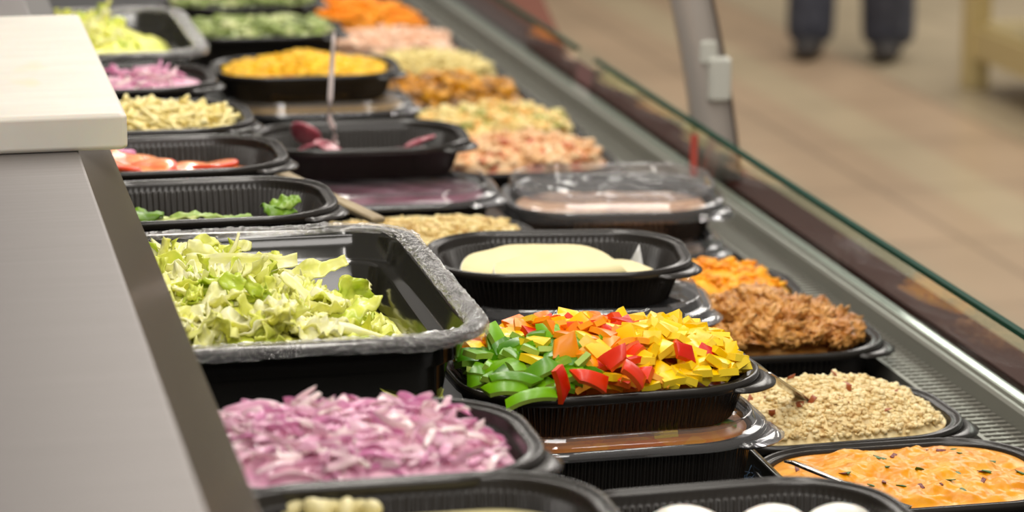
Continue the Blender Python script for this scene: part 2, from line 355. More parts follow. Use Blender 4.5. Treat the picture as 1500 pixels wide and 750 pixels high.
def tab_mesh(name, m, x=TA, th=.0012):
    # rounded ear leaving the front right corner
    cx, cy = TA-TR, -(TB-TR); mb = MB(); top = []; n = 18
    for k in range(n+1):
        an = R(-62+54*k/n); s = math.sin(math.pi*k/n); r = TR+.0145*s**.55
        top.append((cx+r*math.cos(an), cy+r*math.sin(an)))
    inner = [(cx+(TR-.001)*math.cos(R(-62+54*k/n)), cy+(TR-.001)*math.sin(R(-62+54*k/n))) for k in range(n+1)]
    v = []; f = []
    for k in range(n+1):
        (a, b), (c, d) = inner[k], top[k]; mx, my = (a+c)/2, (b+d)/2
        for zz in (0, -th): v += [(a, b, -.005+zz), (mx, my, -.0042+zz), (c, d, -.0068+zz)]
    for k in range(n):
        i = k*6; j = i+6
        f += [(i, i+1, j+1, j), (i+1, i+2, j+2, j+1), (i+3, j+3, j+4, i+4), (i+4, j+4, j+5, i+5), (i+2, i+5, j+5, j+2), (i, j, j+3, i+3)]
    return link(name, v, f, m)
tab_black = tab_mesh('tab', M['black']); tab_clear = tab_mesh('tab', M['lid'])
used = {'b': False, 'c': False}
def addtab(parent, key):
    src = tab_black if key == 'b' else tab_clear
    o = src if not used[key] else src.copy()
    if used[key]: C.objects.link(o)
    used[key] = True; o.parent = parent; return o
def tray(x, y, zr, rz, label, h=H1, group=None):
    k = round(h, 4)
    if k not in TM:
        v, f = tray_mesh(h); TM[k] = link('food_tray', v, f, M['black']); o = TM[k]
    else: o = bpy.data.objects.new('food_tray', TM[k].data); C.objects.link(o)
    o.location = (x, y, zr); o.rotation_euler = (0, 0, rz); tag(o, label, 'food tray', group); addtab(o, 'b'); return o
lm = None
def lid(x, y, zr, rz, label):
    """clear lid snapped on a tray whose rim is at zr"""
    global lm
    if lm is None:
        prof = [(-.0022, -.006, 0), (-.0015, .0004, 0), (.0003, .0014, 0), (.006, .0014, 0), (.0075, .0022, 0), (.0088, .0085, 0), (.0100, .0100, 0), (.0120, .0098, 0), (.0135, .0085, 0), (.0150, .0050, 0), (.0165, .0042, 0)]
        v, f = sweep(TA, TB, TR, prof, 160, cap0=False, cap1=False)
        # panel
        P = perim(TA, TB, TR, 160); b0 = len(v); nr = 14; base = 10*160
        prev = base
        for r_ in range(1, nr+1):
            s = 1-r_/nr; st = len(v)
            for (cx, cy, nx, ny) in P:
                px, py = cx+nx*(TR-.0165), cy+ny*(TR-.0165)
                if r_ == nr: px, py = px*.02, py*.02
                else: px, py = px*s, py*s
                v.append((px, py, .0042+ (.0018*math.sin(px*85+py*60+.6)*math.sin(py*75+px*30+1) if 1 < r_ < nr else 0)))
            for i in range(160): f.append((prev+i, prev+(i+1) % 160, st+(i+1) % 160, st+i))
            prev = st
        o = link('tray_lid', v, f, [M['lid'], M['lidtop']]); 
        for p_ in o.data.polygons:
            if p_.index >= 10*160: p_.material_index = 1
        lm = o
    else: o = bpy.data.objects.new('tray_lid', lm.data); C.objects.link(o)
    o.location = (x, y, zr); o.rotation_euler = (0, 0, rz); tag(o, label, 'tray lid'); tb = addtab(o, 'c'); tb.location = (.002, -.002, .002); return o
ZCr, ZB1, ZB2, ZA2 = HC-.663, HC-.605, HC-.563, HC-.50   # rim heights
def pos(xr, py, z, half=TA):
    """tray centre from its right rim pixel and rim mid row"""
    p = at(xr, py, z); return p.x-half, p.y
POS = {}
def put(key, xr, py, z, rz, label, h=H1, yx=None):
    x, y = pos(xr, py, z); POS[key] = (x, y, z, rz); tray(x, y, z, rz, label, h); return x, y
hc = ZCr-ZC; hb = ZB1-ZB; ha = .058
# column C, customer side, near to far
put('curry', 1538, 679, ZCr, R(0), 'black ribbed tray brimming with glossy orange sauce salad, nearest on the customer side', hc)
put('grain', 1390, 592, ZCr, R(2), 'black ribbed tray of pale crumbly grain salad behind the orange sauce salad', hc)
put('chicken', 1276, 476, ZCr, R(-3), 'black ribbed tray of brown shredded chicken behind the grain salad', hc)
put('pumpkin', 1163, 410, ZCr, R(-4), 'black ribbed tray of bright orange mash behind the chicken', hc)
x, y = put('meat1', 1047, 343, ZCr, R(-6), 'lower black tray of the lidded pair in front of the distant salads', hc)
lid(x, y, ZCr, R(-6), 'clear lid of the lower lidded tray, under the closed beige salad tray')
x, y = put('meat2', 1050, 279, ZCr+.0425, R(-8), 'closed black tray of beige salad stacked on another lidded tray')
DL = lid(x, y, ZCr+.0425, R(-8), 'clear domed lid with bright highlights on the closed beige salad tray'); DL.scale = (1, 1.06, 1.9)
put('ham', 896, 226, ZCr, R(-3), 'distant black tray of pink and orange chopped salad just behind the closed lidded tray', hc)
put('potato', 848, 186, ZCr, R(-2), 'distant black tray of pale yellow chunky salad behind the pink chopped salad', hc)
put('nuggets', 774, 136, ZCr, R(-2), 'distant black tray of dark golden brown bites between two pale yellow foods', hc)
put('grated', 735, 103, ZCr, R(-2), 'distant black tray of grated pale cheese behind the golden brown bites', hc)
put('prawn', 678, 65, ZCr, R(-2), 'distant black tray of pale pink salad in front of the far orange food', hc)
put('farorange', 637, 33, ZCr, R(-2), 'farthest visible tray on the customer side, heaped with orange food', hc)
# column B, middle, near to far
put('egg', 1338, 748, ZB2, R(2), 'black ribbed tray of white eggs cut off by the bottom edge', ZB2-ZB)
x, y = put('pepper1', 1103, 597, ZB1, R(1), 'lower black tray in the pepper stack, closed with a clear lid', hb); P1 = (x, y)
lid(x, y, ZB1, R(1), 'clear lid between the two stacked trays of diced peppers')
put('pepper2', 1095, 519, ZB2, R(2), 'upper black ribbed tray heaped with green, red and yellow peppers')
x, y = put('brie1', 1030, 428, ZB1, R(-10), 'lower black tray of the cheese stack, closed with a clear lid', hb)
lid(x, y, ZB1, R(-10), 'clear lid under the tray of sliced soft cheese')
put('brie2', 1003, 358, ZB2, R(-9), 'black ribbed tray holding slices of white rinded soft cheese')
put('seeds', 785, 339, ZB1-.004, R(-2), 'low black tray of yellowish grains between the soft cheese and the purple lidded tray', hb-.004)
x, y = put('beet1', 722, 268, ZB1, R(-4), 'lower black tray showing purple beetroot through its lid', hb)
lid(x, y, ZB1, R(-4), 'clear lid over purple beetroot, under the tray with the upright fork')
put('beet2', 682, 190, ZB2, R(-4), 'black ribbed tray with few beetroot slices and the upright plastic fork')
x, y = put('corn1', 600, 142, ZB1, R(-2), 'lower black tray under the corn tray, closed with a clear lid', hb)
lid(x, y, ZB1, R(-2), 'clear lid under the black tray of corn')
put('corn2', 582, 90, ZB2, R(-3), 'black ribbed tray of bright yellow corn behind the fork')
x, y = pos(500, 36, ZB2); 
put('cuke1', 500, 36, ZB2, R(-2), 'distant black tray of sliced green cucumber behind the corn', ZB2-ZB)
put('cuke2', 470, -6, ZB2, R(-2), 'farther black tray of green vegetables behind the sliced cucumber, at the top edge', ZB2-ZB)
# column A, staff side, near to far
ZA1 = ZA2-.0425
def under(key, what):
    x, y, z, rz = POS[key]; tray(x+.006, y, ZA1, rz, 'lower black tray under '+what, ZA1-ZA); lid(x+.006, y, ZA1, rz, 'clear lid under '+what)
put('beans', 905, 744, ZA2, R(0), 'nearest black ribbed tray with a few pale beans, cut off by the bottom left edge', ZA2-ZA)
put('onion', 783, 628, ZA2, R(0), 'black ribbed tray of sliced pink onion in front of the large lettuce pan', ZA2-ZA)
put('leaves', 489, 281, ZA2, R(-1), 'black ribbed tray with a few green leaves behind the large lettuce pan'); under('leaves', 'the green leaves tray')
put('tomato', 418, 216, ZA2, R(-1), 'black ribbed tray of tomato slices behind the green leaves tray'); under('tomato', 'the tomato tray')
put('sticks', 369, 162, ZA2, R(-1), 'black tray of pale yellow cheese sticks behind the tomato tray'); under('sticks', 'the cheese sticks tray')
put('onion2', 315, 106, ZA2, R(-1), 'distant black tray of pink onion rings behind the cheese sticks'); under('onion2', 'the far onion tray')

# large square pans
pan_data = {}
def pan(cx, cy, zr, rz, a, b, h, label):
    prof = [(.001, -.0065, 0), (0, -.0058, 0), (0, -.0015, 0), (.0015, 0, 0), (.004, .0004, 0), (.011, .0002, 0), (.014, -.0012, 0), (.0165, -.006, 0), (.020, -.022, 0), (.0235, -.0245, 0), (.0285, -.0258, 0), (.0300, -.0275, 0), (.041, -h+.012, 0), (.046, -h+.003, 0), (.052, -h+.0015, 0)]
    v, f = sweep(a, b, .056, prof, 220, cap0=False)
    v2, f2 = sweep(a, b, .056, [(.001, -.0065, 0), (.0135, -.0070, 0), (.0190, -.0245, 0), (.0275, -.029, 0), (.039, -h+.011, 0), (.045, -h, 0), (.052, -h, 0)], 220, cap0=False)
    bb = len(v); v += v2; f += [tuple(bb+i for i in q)[::-1] for q in f2]
    o = link('square_pan', v, f, M['blackpan'], None, True, (cx, cy, zr)); o.rotation_euler = (0, 0, rz)
    tag(o, label, 'food pan')
    def wob(x, y, off): return .0026*abs(noise.noise(Vector((x*150, y*150, off*420))))-.0006+.0014*noise.noise(Vector((x*45, y*45, 3)))
    fp = [(-.0016, -.0078, 0), (-.0018, -.0055, 0), (-.0018, -.0035, 0), (-.0008, .0008, 0), (.0015, .0016, 0), (.0035, .0018, 0), (.0055, .0018, 0), (.0075, .0018, 0), (.0095, .0016, 0), (.0115, .0014, 0), (.0135, .0010, 0), (.0155, -.0030, 0)]
    v, f = sweep(a, b, .056, fp, 620, cap0=False, cap1=False, wob=wob)
    fo = link('cling_film', v, f, M['film'], o); tag(fo, 'crumpled clear film wrapped over the rim')
    return o
pc = at(742, 500, ZA2); bk = at(600, 330, ZA2); PA, PB = .140, .190
PX, PY = pc.x-PA, (at(500, 504, ZA2).y+PB)
pan(PX, PY, ZA2, R(.0), PA, PB, ZA2-ZA, 'large square black pan of shredded lettuce with crumpled film on its rim')
p2 = at(312, 76, ZA2); PX2, PY2 = p2.x-PA, p2.y+PB
PX2 = p2.x-.110
pan(PX2, PY2, ZA2, R(0), .110, PB, ZA2-ZA, 'distant square black pan of lettuce behind the white board')

# black rectangular display pans under the trays
def dpan(x0, x1, y0, y1, zf, zt, label):
    a, b = (x1-x0)/2, (y1-y0)/2; h = zt-zf
    v, f = sweep(a, b, .012, [(0, -.003, 0), (0, 0, 0), (.004, 0, 0), (.0045, -.002, 0), (.006, -h+.001, 0), (.010, -h+.001, 0)], 120, cap0=False)
    v2, f2 = sweep(a, b, .012, [(0, -.003, 0), (.0035, -.003, 0), (.005, -h, 0), (.010, -h, 0)], 120, cap0=False); bb = len(v)
    o = link('display_pan', v+v2, f+[tuple(bb+i for i in q)[::-1] for q in f2], M['blackpan'], None, True, ((x0+x1)/2, (y0+y1)/2, zt)); tag(o, label, 'display pan'); return o

# ------------------------------------------------------------------ food: mounds and pieces
def mound(name, key, hf, m, nfun, nr=50, ns=220, inset=.0135, bottom=-.03, crumbs=None, box=None, smooth=True):
    """continuous food surface in tray coordinates; hf(u,w) height over the rim, nfun(x,y) displacement"""
    if box: x0, y0, z0, rz, a, b, r = box
    else: (x0, y0, z0, rz), a, b, r = POS[key], TA, TB, TR
    P = perim(a, b, r, ns); v = []; f = []
    v += [((cx+nx*(r-inset-.004))*.97, (cy+ny*(r-inset-.004))*.97, bottom) for cx, cy, nx, ny in P]
    for i in range(nr):
        s = 1-i/nr
        for cx, cy, nx, ny in P:
            x, y = (cx+nx*(r-inset))*s, (cy+ny*(r-inset))*s
            u, w_ = x/(a-inset), y/(b-inset); e = min(1, (1-s)*7); e = e*e*(3-2*e); h0 = hf(u, w_)
            v.append((x, y, (h0+nfun(x, y))*e+min(-.004, h0-.001)*(1-e)))
    v.append((0, 0, hf(0, 0)+nfun(0, 0)))
    for l in range(nr):
        for i in range(ns): f.append((l*ns+i, l*ns+(i+1) % ns, (l+1)*ns+(i+1) % ns, (l+1)*ns+i))
    c = len(v)-1
    for i in range(ns): f.append((nr*ns+i, nr*ns+(i+1) % ns, c))
    f.append(list(range(ns))[::-1])
    if crumbs:
        n, rad, sd = crumbs; rnd = random.Random(sd); mb = MB(); mb.v = v; mb.f = f
        for k in range(n):
            cx, cy, nx, ny = P[rnd.randrange(ns)]; s = math.sqrt(rnd.random())*.96
            x, y = (cx+nx*(r-inset))*s, (cy+ny*(r-inset))*s; u, w_ = x/(a-inset), y/(b-inset)
            q = rad*rnd.uniform(.5, 1.4)
            mb.ball((x, y, hf(u, w_)+nfun(x, y)+q*.3), q, (rnd.uniform(.7, 1.4), rnd.uniform(.7, 1.4), rnd.uniform(.6, 1)), 4, .25, rnd)
    o = link(name, v, f, m, None, smooth, (x0, y0, z0)); o.rotation_euler = (0, 0, rz); return o
def fr(x, y, s, oct=3, sd=0): return noise.fractal(Vector((x*s+sd*7.3, y*s+sd*3.1, sd)), .8, 2.0, oct)
def lump(x, y, s, sd=0):
    d = noise.voronoi(Vector((x*s+sd, y*s, sd*1.7)))[0]; return .5-d[0]
def dome(c, e, p=2.2):   # height c at the centre, e at the edge
    return lambda u, w_: e+(c-e)*max(0, 1-abs(u)**p)*max(0, 1-abs(w_)**p)

STUFF = dict(kind='stuff')
# curry
M['curry'] = noisy('orange_sauce', [(.25, srgb(212, 126, 0)), (.5, srgb(232, 152, 0)), (.75, srgb(242, 172, 30))], 55, .36, .1, .05, 5, bump=(90, .3, .002), spec=.35)
o = mound('sauce_salad', 'curry', dome(.004, -.003), M['curry'], lambda x, y: .0055*fr(x, y, 30, 4, 1)+.002*lump(x, y, 48, 2), 60, 240, .0128)
tag(o, 'glossy orange sauce salad with green herb flecks filling the nearest customer side tray', 'sauce salad', **STUFF)
# grain
M['grain'] = noisy('grain_salad', [(.30, srgb(186, 146, 84)), (.44, srgb(232, 208, 150)), (.7, srgb(246, 230, 184))], 120, .6, .0, .15, 5, bump=(400, .6, .001))
hg = lambda u, w_: dome(.019, -.002, 2.6)(u, w_)+.004*math.sin(u*3+1)*(1-abs(w_)**3)*(1-abs(u)**4)
o = mound('grain_salad', 'grain', hg, M['grain'], lambda x, y: .005*fr(x, y, 40, 4, 5)+.0045*lump(x, y, 110, 3), 70, 260, .0135, crumbs=(3800, .0021, 4))
tag(o, 'pale crumbly grain salad heaped in the tray with the steel knife', 'grain salad', **STUFF)
# pumpkin
M['pump'] = noisy('orange_mash', [(.3, srgb(226, 130, 0)), (.5, srgb(255, 172, 0)), (.75, srgb(255, 196, 0))], 60, .55, 0, .1, 4)
o = mound('orange_mash', 'pumpkin', lambda u, w_: dome(.019, .001)(u, w_), M['pump'], lambda x, y: .007*fr(x, y, 30, 4, 8)+.005*lump(x, y, 60, 9), 50, 220, crumbs=(350, .0035, 5))
tag(o, 'bright orange mashed vegetable heaped in the tray behind the chicken', 'vegetable mash', **STUFF)
# closed meat salads seen through lids
M['beige'] = noisy('beige_salad', [(.3, srgb(150, 100, 70)), (.5, srgb(214, 170, 132)), (.7, srgb(230, 200, 170))], 45, .5)
for k, lb in (('meat1', 'beige chopped salad under the lower clear lid of the lidded pair'), ('meat2', 'beige chopped salad under the closed domed lid')):
    o = mound('chopped_salad', k, dome(-.006, -.012), M['beige'], lambda x, y: .003*fr(x, y, 40, 3, 2), 20, 120); tag(o, lb, 'chopped salad', **STUFF)
M['ham'] = noisy('pink_orange_salad', [(0.05, srgb(206, 110, 70)), (.2, srgb(234, 182, 124)), (.6, srgb(244, 208, 160)), (.9, srgb(240, 190, 140))], 90, .45, .1, .1, voronoi=True)
o = mound('chopped_salad', 'ham', dome(.024, .004), M['ham'], lambda x, y: .009*lump(x, y, 70, 4)+.005*fr(x, y, 40, 3, 3), 40, 180, crumbs=(350, .005, 8)); tag(o, 'distant pink and orange chopped salad just behind the closed lidded tray', 'chopped salad', **STUFF)
M['potato'] = noisy('pale_yellow_salad', [(0.05, srgb(160, 170, 80)), (.2, srgb(238, 210, 130)), (.6, srgb(246, 226, 160)), (.9, srgb(244, 196, 110))], 80, .45, .1, .1, voronoi=True)
o = mound('chunky_salad', 'potato', dome(.028, .004), M['potato'], lambda x, y: .010*lump(x, y, 60, 6)+.005*fr(x, y, 40, 3, 7), 40, 180, crumbs=(350, .006, 9)); tag(o, 'distant pale yellow chunky salad heaped behind the pink chopped salad', 'chunky salad', **STUFF)
M['nug'] = noisy('golden_bites', [(0.1, srgb(132, 84, 0)), (.5, srgb(204, 136, 0)), (.9, srgb(236, 166, 8))], 70, .4, .2, voronoi=True)
o = mound('golden_bites', 'nuggets', lambda u, w_: dome(.020, .004)(u, w_)+.008*math.exp(-((u-.1)*5)**2), M['nug'], lambda x, y: .012*lump(x, y, 55, 3), 40, 180, crumbs=(200, .008, 3)); tag(o, 'dark golden brown bites heaped in a distant tray', 'snack bites', **STUFF)
M['grated'] = noisy('grated_cheese', [(.3, srgb(226, 200, 110)), (.7, srgb(248, 236, 176))], 200, .5, 0, .1)
def sticks_mesh(key, hf, n, L, wd, sd, m, name, label, cat):
    x0, y0, z0, rz = POS[key]; rnd = random.Random(sd); mb = MB()
    for k in range(n):
        while True:
            u, w_ = rnd.uniform(-1, 1), rnd.uniform(-1, 1)
            if abs(u)**3+abs(w_)**3 < .9: break
        x, y = u*(TA-.018), w_*(TB-.018); z = hf(u, w_)+rnd.uniform(-.004, .003)
        d = Vector((rnd.uniform(-1, 1), rnd.uniform(-1, 1), rnd.uniform(-.35, .35))).normalized(); l = L*rnd.uniform(.5, 1.1)/2; c = Vector((x, y, z))
        c2 = c+Vector((0, 0, rnd.uniform(-.002, .003)))
        mb.tube([c-d*l, c2, c+d*l], wd*rnd.uniform(.8, 1.1), 5)
    b = len(mb.v)
    P = perim(TA, TB, TR, 60)
    r0 = [(cx*.97+nx*(TR-.02), cy*.97+ny*(TR-.02), -.028) for cx, cy, nx, ny in P]; r1 = [(cx+nx*(TR-.0135), cy+ny*(TR-.0135), hf(.95, .95)-.006) for cx, cy, nx, ny in P]
    r2 = [(p[0]*.5, p[1]*.5, hf(.5, .3)-.004) for p in r1]; mb.strip([r0, r1, r2])
    o = mb.build(name, m, None, True, (x0, y0, z0)); o.rotation_euler = (0, 0, rz); tag(o, label, cat, **STUFF); return o
sticks_mesh('grated', dome(.026, .006), 700, .03, .0022, 3, M['grated'], 'grated_cheese', 'distant heap of grated pale cheese behind the golden brown bites', 'grated cheese')
M['prawn'] = noisy('pink_salad', [(.3, srgb(236, 182, 144)), (.7, srgb(248, 214, 186))], 60, .4, .2, .1)
o = mound('pink_salad', 'prawn', dome(.022, .008), M['prawn'], lambda x, y: .007*lump(x, y, 60, 1)+.004*fr(x, y, 50), 30, 150, crumbs=(200, .006, 2)); tag(o, 'distant pale pink salad in front of the far orange food', 'pink salad', **STUFF)
o = mound('orange_food', 'farorange', lambda u, w_: dome(.038, .006)(u, w_)-.012*u, basic('far_orange', srgb(250, 156, 0), .6, sss=.1), lambda x, y: .008*lump(x, y, 50, 1)+.004*fr(x, y, 50), 30, 150, crumbs=(200, .007, 12)); tag(o, 'far heap of bright orange food near the top edge', 'orange food', **STUFF)
M['seeds'] = noisy('yellow_grains', [(.1, srgb(196, 160, 90)), (.5, srgb(226, 200, 130)), (.9, srgb(238, 220, 160))], 150, .5, 0, .1, voronoi=True)
o = mound('yellow_grains', 'seeds', dome(.012, -.002), M['seeds'], lambda x, y: .004*lump(x, y, 100, 1), 40, 180, crumbs=(900, .0035, 12)); tag(o, 'yellowish grains in the low tray behind the soft cheese', 'grains', **STUFF)
M['beetm'] = noisy('beet_fill', [(.3, srgb(96, 20, 50)), (.5, srgb(140, 60, 90)), (.75, srgb(190, 150, 165))], 25, .3, .3)
o = mound('beetroot_salad', 'beet1', dome(.0, -.005), M['beetm'], lambda x, y: .002*lump(x, y, 40, 1), 20, 120); tag(o, 'purple beetroot seen through the lid below the fork tray', 'beetroot', **STUFF)
o = mound('tan_filling', 'corn1', dome(.0, -.003), basic('tan_fill', srgb(214, 170, 90), .5), lambda x, y: .002*lump(x, y, 40, 1), 20, 120); tag(o, 'tan filling under the lid below the corn tray', 'tan filling', **STUFF)
# corn kernels
M['corn'] = noisy('corn', [(.3, srgb(232, 170, 0)), (.7, srgb(255, 208, 0))], 60, .5, .05, .1)
o = mound('corn_kernels', 'corn2', lambda u, w_: dome(.006, -.010)(u, w_)+.006*math.exp(-((u)*5)**2), M['corn'], lambda x, y: .003*lump(x, y, 90, 1), 30, 150, crumbs=(1100, .0045, 21)); tag(o, 'loose yellow corn kernels in the tray behind the fork', 'corn', **STUFF)
M['cuke'] = noisy('green_veg', [(0.1, srgb(90, 104, 36)), (.4, srgb(132, 150, 70)), (.7, srgb(170, 184, 112)), (.95, srgb(204, 208, 150))], 70, .5, .1, .1, voronoi=True)
o = mound('sliced_cucumber', 'cuke1', dome(.008, -.004), M['cuke'], lambda x, y: .006*lump(x, y, 60, 1), 30, 150, crumbs=(350, .006, 22)); tag(o, 'sliced green cucumber in the distant tray behind the corn', 'cucumber', **STUFF)
o = mound('green_vegetables', 'cuke2', dome(.010, -.002), M['cuke'], lambda x, y: .006*lump(x, y, 60, 3), 30, 150, crumbs=(300, .006, 23)); tag(o, 'green vegetables in the farther tray at the top edge', 'green vegetables', **STUFF)
M['stick'] = noisy('cheese_stick', [(.3, srgb(228, 206, 116)), (.7, srgb(248, 236, 178))], 60, .45, 0, .1)
sticks_mesh('sticks', lambda u, w_: dome(.006, -.008)(u, w_), 420, .03, .0028, 7, M['stick'], 'cheese_sticks', 'pale yellow grated cheese sticks heaped in the tray behind the tomatoes', 'grated cheese')
M['pepfill'] = noisy('mixed_pepper_fill', [(0.0, srgb(214, 70, 10)), (.3, srgb(240, 120, 6)), (.6, srgb(250, 196, 0)), (1, srgb(246, 140, 6))], 90, .35, .3, voronoi=True)

# --- piece builders (each a mesh in its own coordinates)
def slab(lx, ly, th, bend, sd, twist=0, seg=6, jag=.18, wave=0, taper=0):
    """curved slab with an irregular outline: skin on top (slot 0), flesh under and round the sides (slot 1)"""
    rnd = random.Random(sd); v = []; f = []; fm = []
    c = [[rnd.uniform(-jag, jag) for _ in range(2)] for _ in range(4)]; n = seg; m_ = max(3, seg//2+1)
    for layer in range(2):
        for j in range(m_+1):
            for i in range(n+1):
                u, w_ = i/n, j/m_
                ox = (1-u)*(1-w_)*c[0][0]+u*(1-w_)*c[1][0]+(1-u)*w_*c[2][0]+u*w_*c[3][0]
                oy = (1-u)*(1-w_)*c[0][1]+u*(1-w_)*c[1][1]+(1-u)*w_*c[2][1]+u*w_*c[3][1]
                x = (u-.5+ox)*lx; y = (w_-.5+oy)*ly*(1-taper*abs(2*u-1)**2)
                b_ = .0007*(1 if (i in (0, n) or j in (0, m_)) else 0)
                z = (th/2-b_) if layer == 0 else -(th/2-b_)
                z += wave*math.sin(u*math.pi*3+sd)*math.cos(w_*2+sd*.7)
                if layer == 0 and b_: x *= .95; y *= .95
                if bend:   # bend about y
                    rr = 1/bend; an = x*bend; x, z = (rr+z)*math.sin(an), (rr+z)*math.cos(an)-rr
                if twist: a = twist*(u-.5); y, z = y*math.cos(a)-z*math.sin(a), y*math.sin(a)+z*math.cos(a)
                v.append((x, y, z))
    K = (n+1)*(m_+1); I = lambda l, i, j: l*K+j*(n+1)+i
    for j in range(m_):
        for i in range(n):
            f.append((I(0, i, j), I(0, i+1, j), I(0, i+1, j+1), I(0, i, j+1))); fm.append(0)
            f.append((I(1, i, j), I(1, i, j+1), I(1, i+1, j+1), I(1, i+1, j))); fm.append(1)
    for i in range(n):
        f.append((I(0, i, 0), I(1, i, 0), I(1, i+1, 0), I(0, i+1, 0))); fm.append(1)
        f.append((I(0, i, m_), I(0, i+1, m_), I(1, i+1, m_), I(1, i, m_))); fm.append(1)
    for j in range(m_):
        f.append((I(0, 0, j), I(0, 0, j+1), I(1, 0, j+1), I(1, 0, j))); fm.append(1)
        f.append((I(0, n, j), I(1, n, j), I(1, n, j+1), I(0, n, j+1))); fm.append(1)
    return v, f, fm
def mesh_only(name, v, f, mats, fm=None, smooth=True):
    me = bpy.data.meshes.new(name); me.from_pydata(v, [], f)
    for m in mats: me.materials.append(m)
    if fm: me.polygons.foreach_set('material_index', fm)
    me.polygons.foreach_set('use_smooth', [smooth]*len(f)); me.update(); return me
def place(name, me, key, x, y, z, rot, label, cat, group=None, base=None):
    x0, y0, z0, rz = base or POS[key]; ca, sa = math.cos(rz), math.sin(rz)
    o = bpy.data.objects.new(name, me); C.objects.link(o); o.location = (x0+x*ca-y*sa, y0+x*sa+y*ca, z0+z)
    o.rotation_euler = rot; tag(o, label, cat, group); return o

# peppers
def pepmat(n, c1, c2, fl_):
    return [leafy('pepper_skin_'+n, [(.1, c1), (.9, c2)], .08, .30, coat=.10, spec=.3), leafy('pepper_flesh_'+n, [(.1, c2), (.9, fl_)], .15, .4, coat=.05, spec=.25)]
PM = {'green': pepmat('green', srgb(64, 122, 0), srgb(118, 176, 10), srgb(186, 212, 90)),
      'yellow': pepmat('yellow', srgb(250, 196, 0), srgb(255, 214, 0), srgb(252, 224, 60)),
      'orange': pepmat('orange', srgb(250, 124, 0), srgb(255, 154, 0), srgb(255, 180, 50)),
      'red': pepmat('red', srgb(206, 24, 0), srgb(236, 58, 6), srgb(248, 116, 40))}
PV = {}
for cn, ms in PM.items():
    PV[cn] = []
    for s in range(7):
        rnd = random.Random(s*31+len(cn))
        if cn == 'green': a_, b_, bd_ = rnd.choice([(.031, .013, 22), (.024, .014, 26), (.018, .015, 28), (.036, .012, 16)])
        elif cn == 'yellow': a_, b_, bd_ = rnd.choice([(.018, .016, 8), (.020, .016, 12), (.015, .015, 4)])
        else: a_, b_, bd_ = rnd.choice([(.017, .014, 14), (.020, .013, 18), (.014, .013, 8), (.018, .016, 20)])
        v, f, fm = slab(a_, b_, .0068 if cn == 'yellow' else .0058, bd_, s*7+3, rnd.uniform(-.5, .5), 5)
        PV[cn].append(mesh_only('pepper_piece', v, f, ms, fm)); PV[cn][-1].set_sharp_from_angle(angle=R(38))
hp = lambda u, w_: .000+.021*max(0, 1-abs(u)**3.5)*max(0, 1-abs(w_)**2.6)+.005*math.exp(-((u+.25)*3)**2)
o = mound('pepper_dice', 'pepper2', lambda u, w_: hp(u, w_)-.015, M['pepfill'], lambda x, y: .004*lump(x, y, 80, 2), 30, 150, .021); tag(o, 'deeper layer of diced mixed peppers under the loose pieces in the open tray', 'diced peppers', **STUFF)
rnd = random.Random(12); k = 0
gx, gy = 22, 14
for i in range(gx):
    for j in range(gy):
        u = -1+2*(i+.5+rnd.uniform(-.4, .4))/gx; w_ = -1+2*(j+.5+rnd.uniform(-.4, .4))/gy
        if abs(u)**3.6+abs(w_)**3.6 > 1.15: continue
        d = u+.25*w_+rnd.uniform(-.12, .12)
        if d < -.47 and w_ < .25: cn = 'green' if rnd.random() < .93 else 'yellow'
        elif u > .22+.1*w_: cn = 'yellow' if rnd.random() < .88 else rnd.choice(['red', 'red', 'orange', 'green'])
        elif w_ > .2 and u < -.1: cn = rnd.choice(['orange', 'orange', 'yellow', 'red', 'yellow'])
        else: cn = ('green' if rnd.random() < .05 else rnd.choice(['orange', 'orange', 'red', 'red', 'orange', 'yellow']))
        me = PV[cn][rnd.randrange(7)]
        x, y = u*(TA-.0145), w_*(TB-.0145)
        tilt = .75; rot = (rnd.gauss(0, tilt*.55), rnd.gauss(0, tilt*.5), rnd.uniform(0, 6.28))
        zz = hp(u, w_)+.0025+rnd.uniform(-.003, .004)
        fb = 'front' if w_ < -.33 else ('back' if w_ > .33 else 'middle'); lr = 'left' if u < -.35 else ('right' if u > .35 else 'centre')
        nm = '%s pepper %s in the %s %s of the heaped open tray' % (cn, {'green': 'strip', 'yellow': 'dice', 'orange': 'piece', 'red': 'piece'}[cn], fb, lr)
        gp = '%s pepper pieces, %s %s of the heap' % (cn, fb, lr)
        q = place(cn+'_pepper_piece', me, 'pepper2', x, y, zz, rot, nm, 'pepper piece', gp)
        k += 1
for (cx, cy, nx, ny) in perim(TA, TB, TR, 52):
    X_, Y_ = cx+nx*(TR-.0185), cy+ny*(TR-.0185); u, w_ = X_/TA, Y_/TB
    if w_ > .35: continue
    cn = 'green' if u < -.38 else (rnd.choice(['orange', 'red', 'orange', 'yellow']) if u < .25 else ('red' if rnd.random() < .15 else 'yellow'))
    lr = 'left' if u < -.35 else ('right' if u > .35 else 'centre')
    place(cn+'_pepper_piece', PV[cn][rnd.randrange(7)], 'pepper2', X_, Y_, .0035+rnd.uniform(-.001, .002), (rnd.gauss(0, .25), rnd.gauss(0, .25), math.atan2(nx, -ny)+rnd.uniform(-.3, .3)), '%s pepper piece against the rim, %s of the heaped open tray' % (cn, lr), 'pepper piece', '%s pepper pieces against the rim, %s' % (cn, lr))
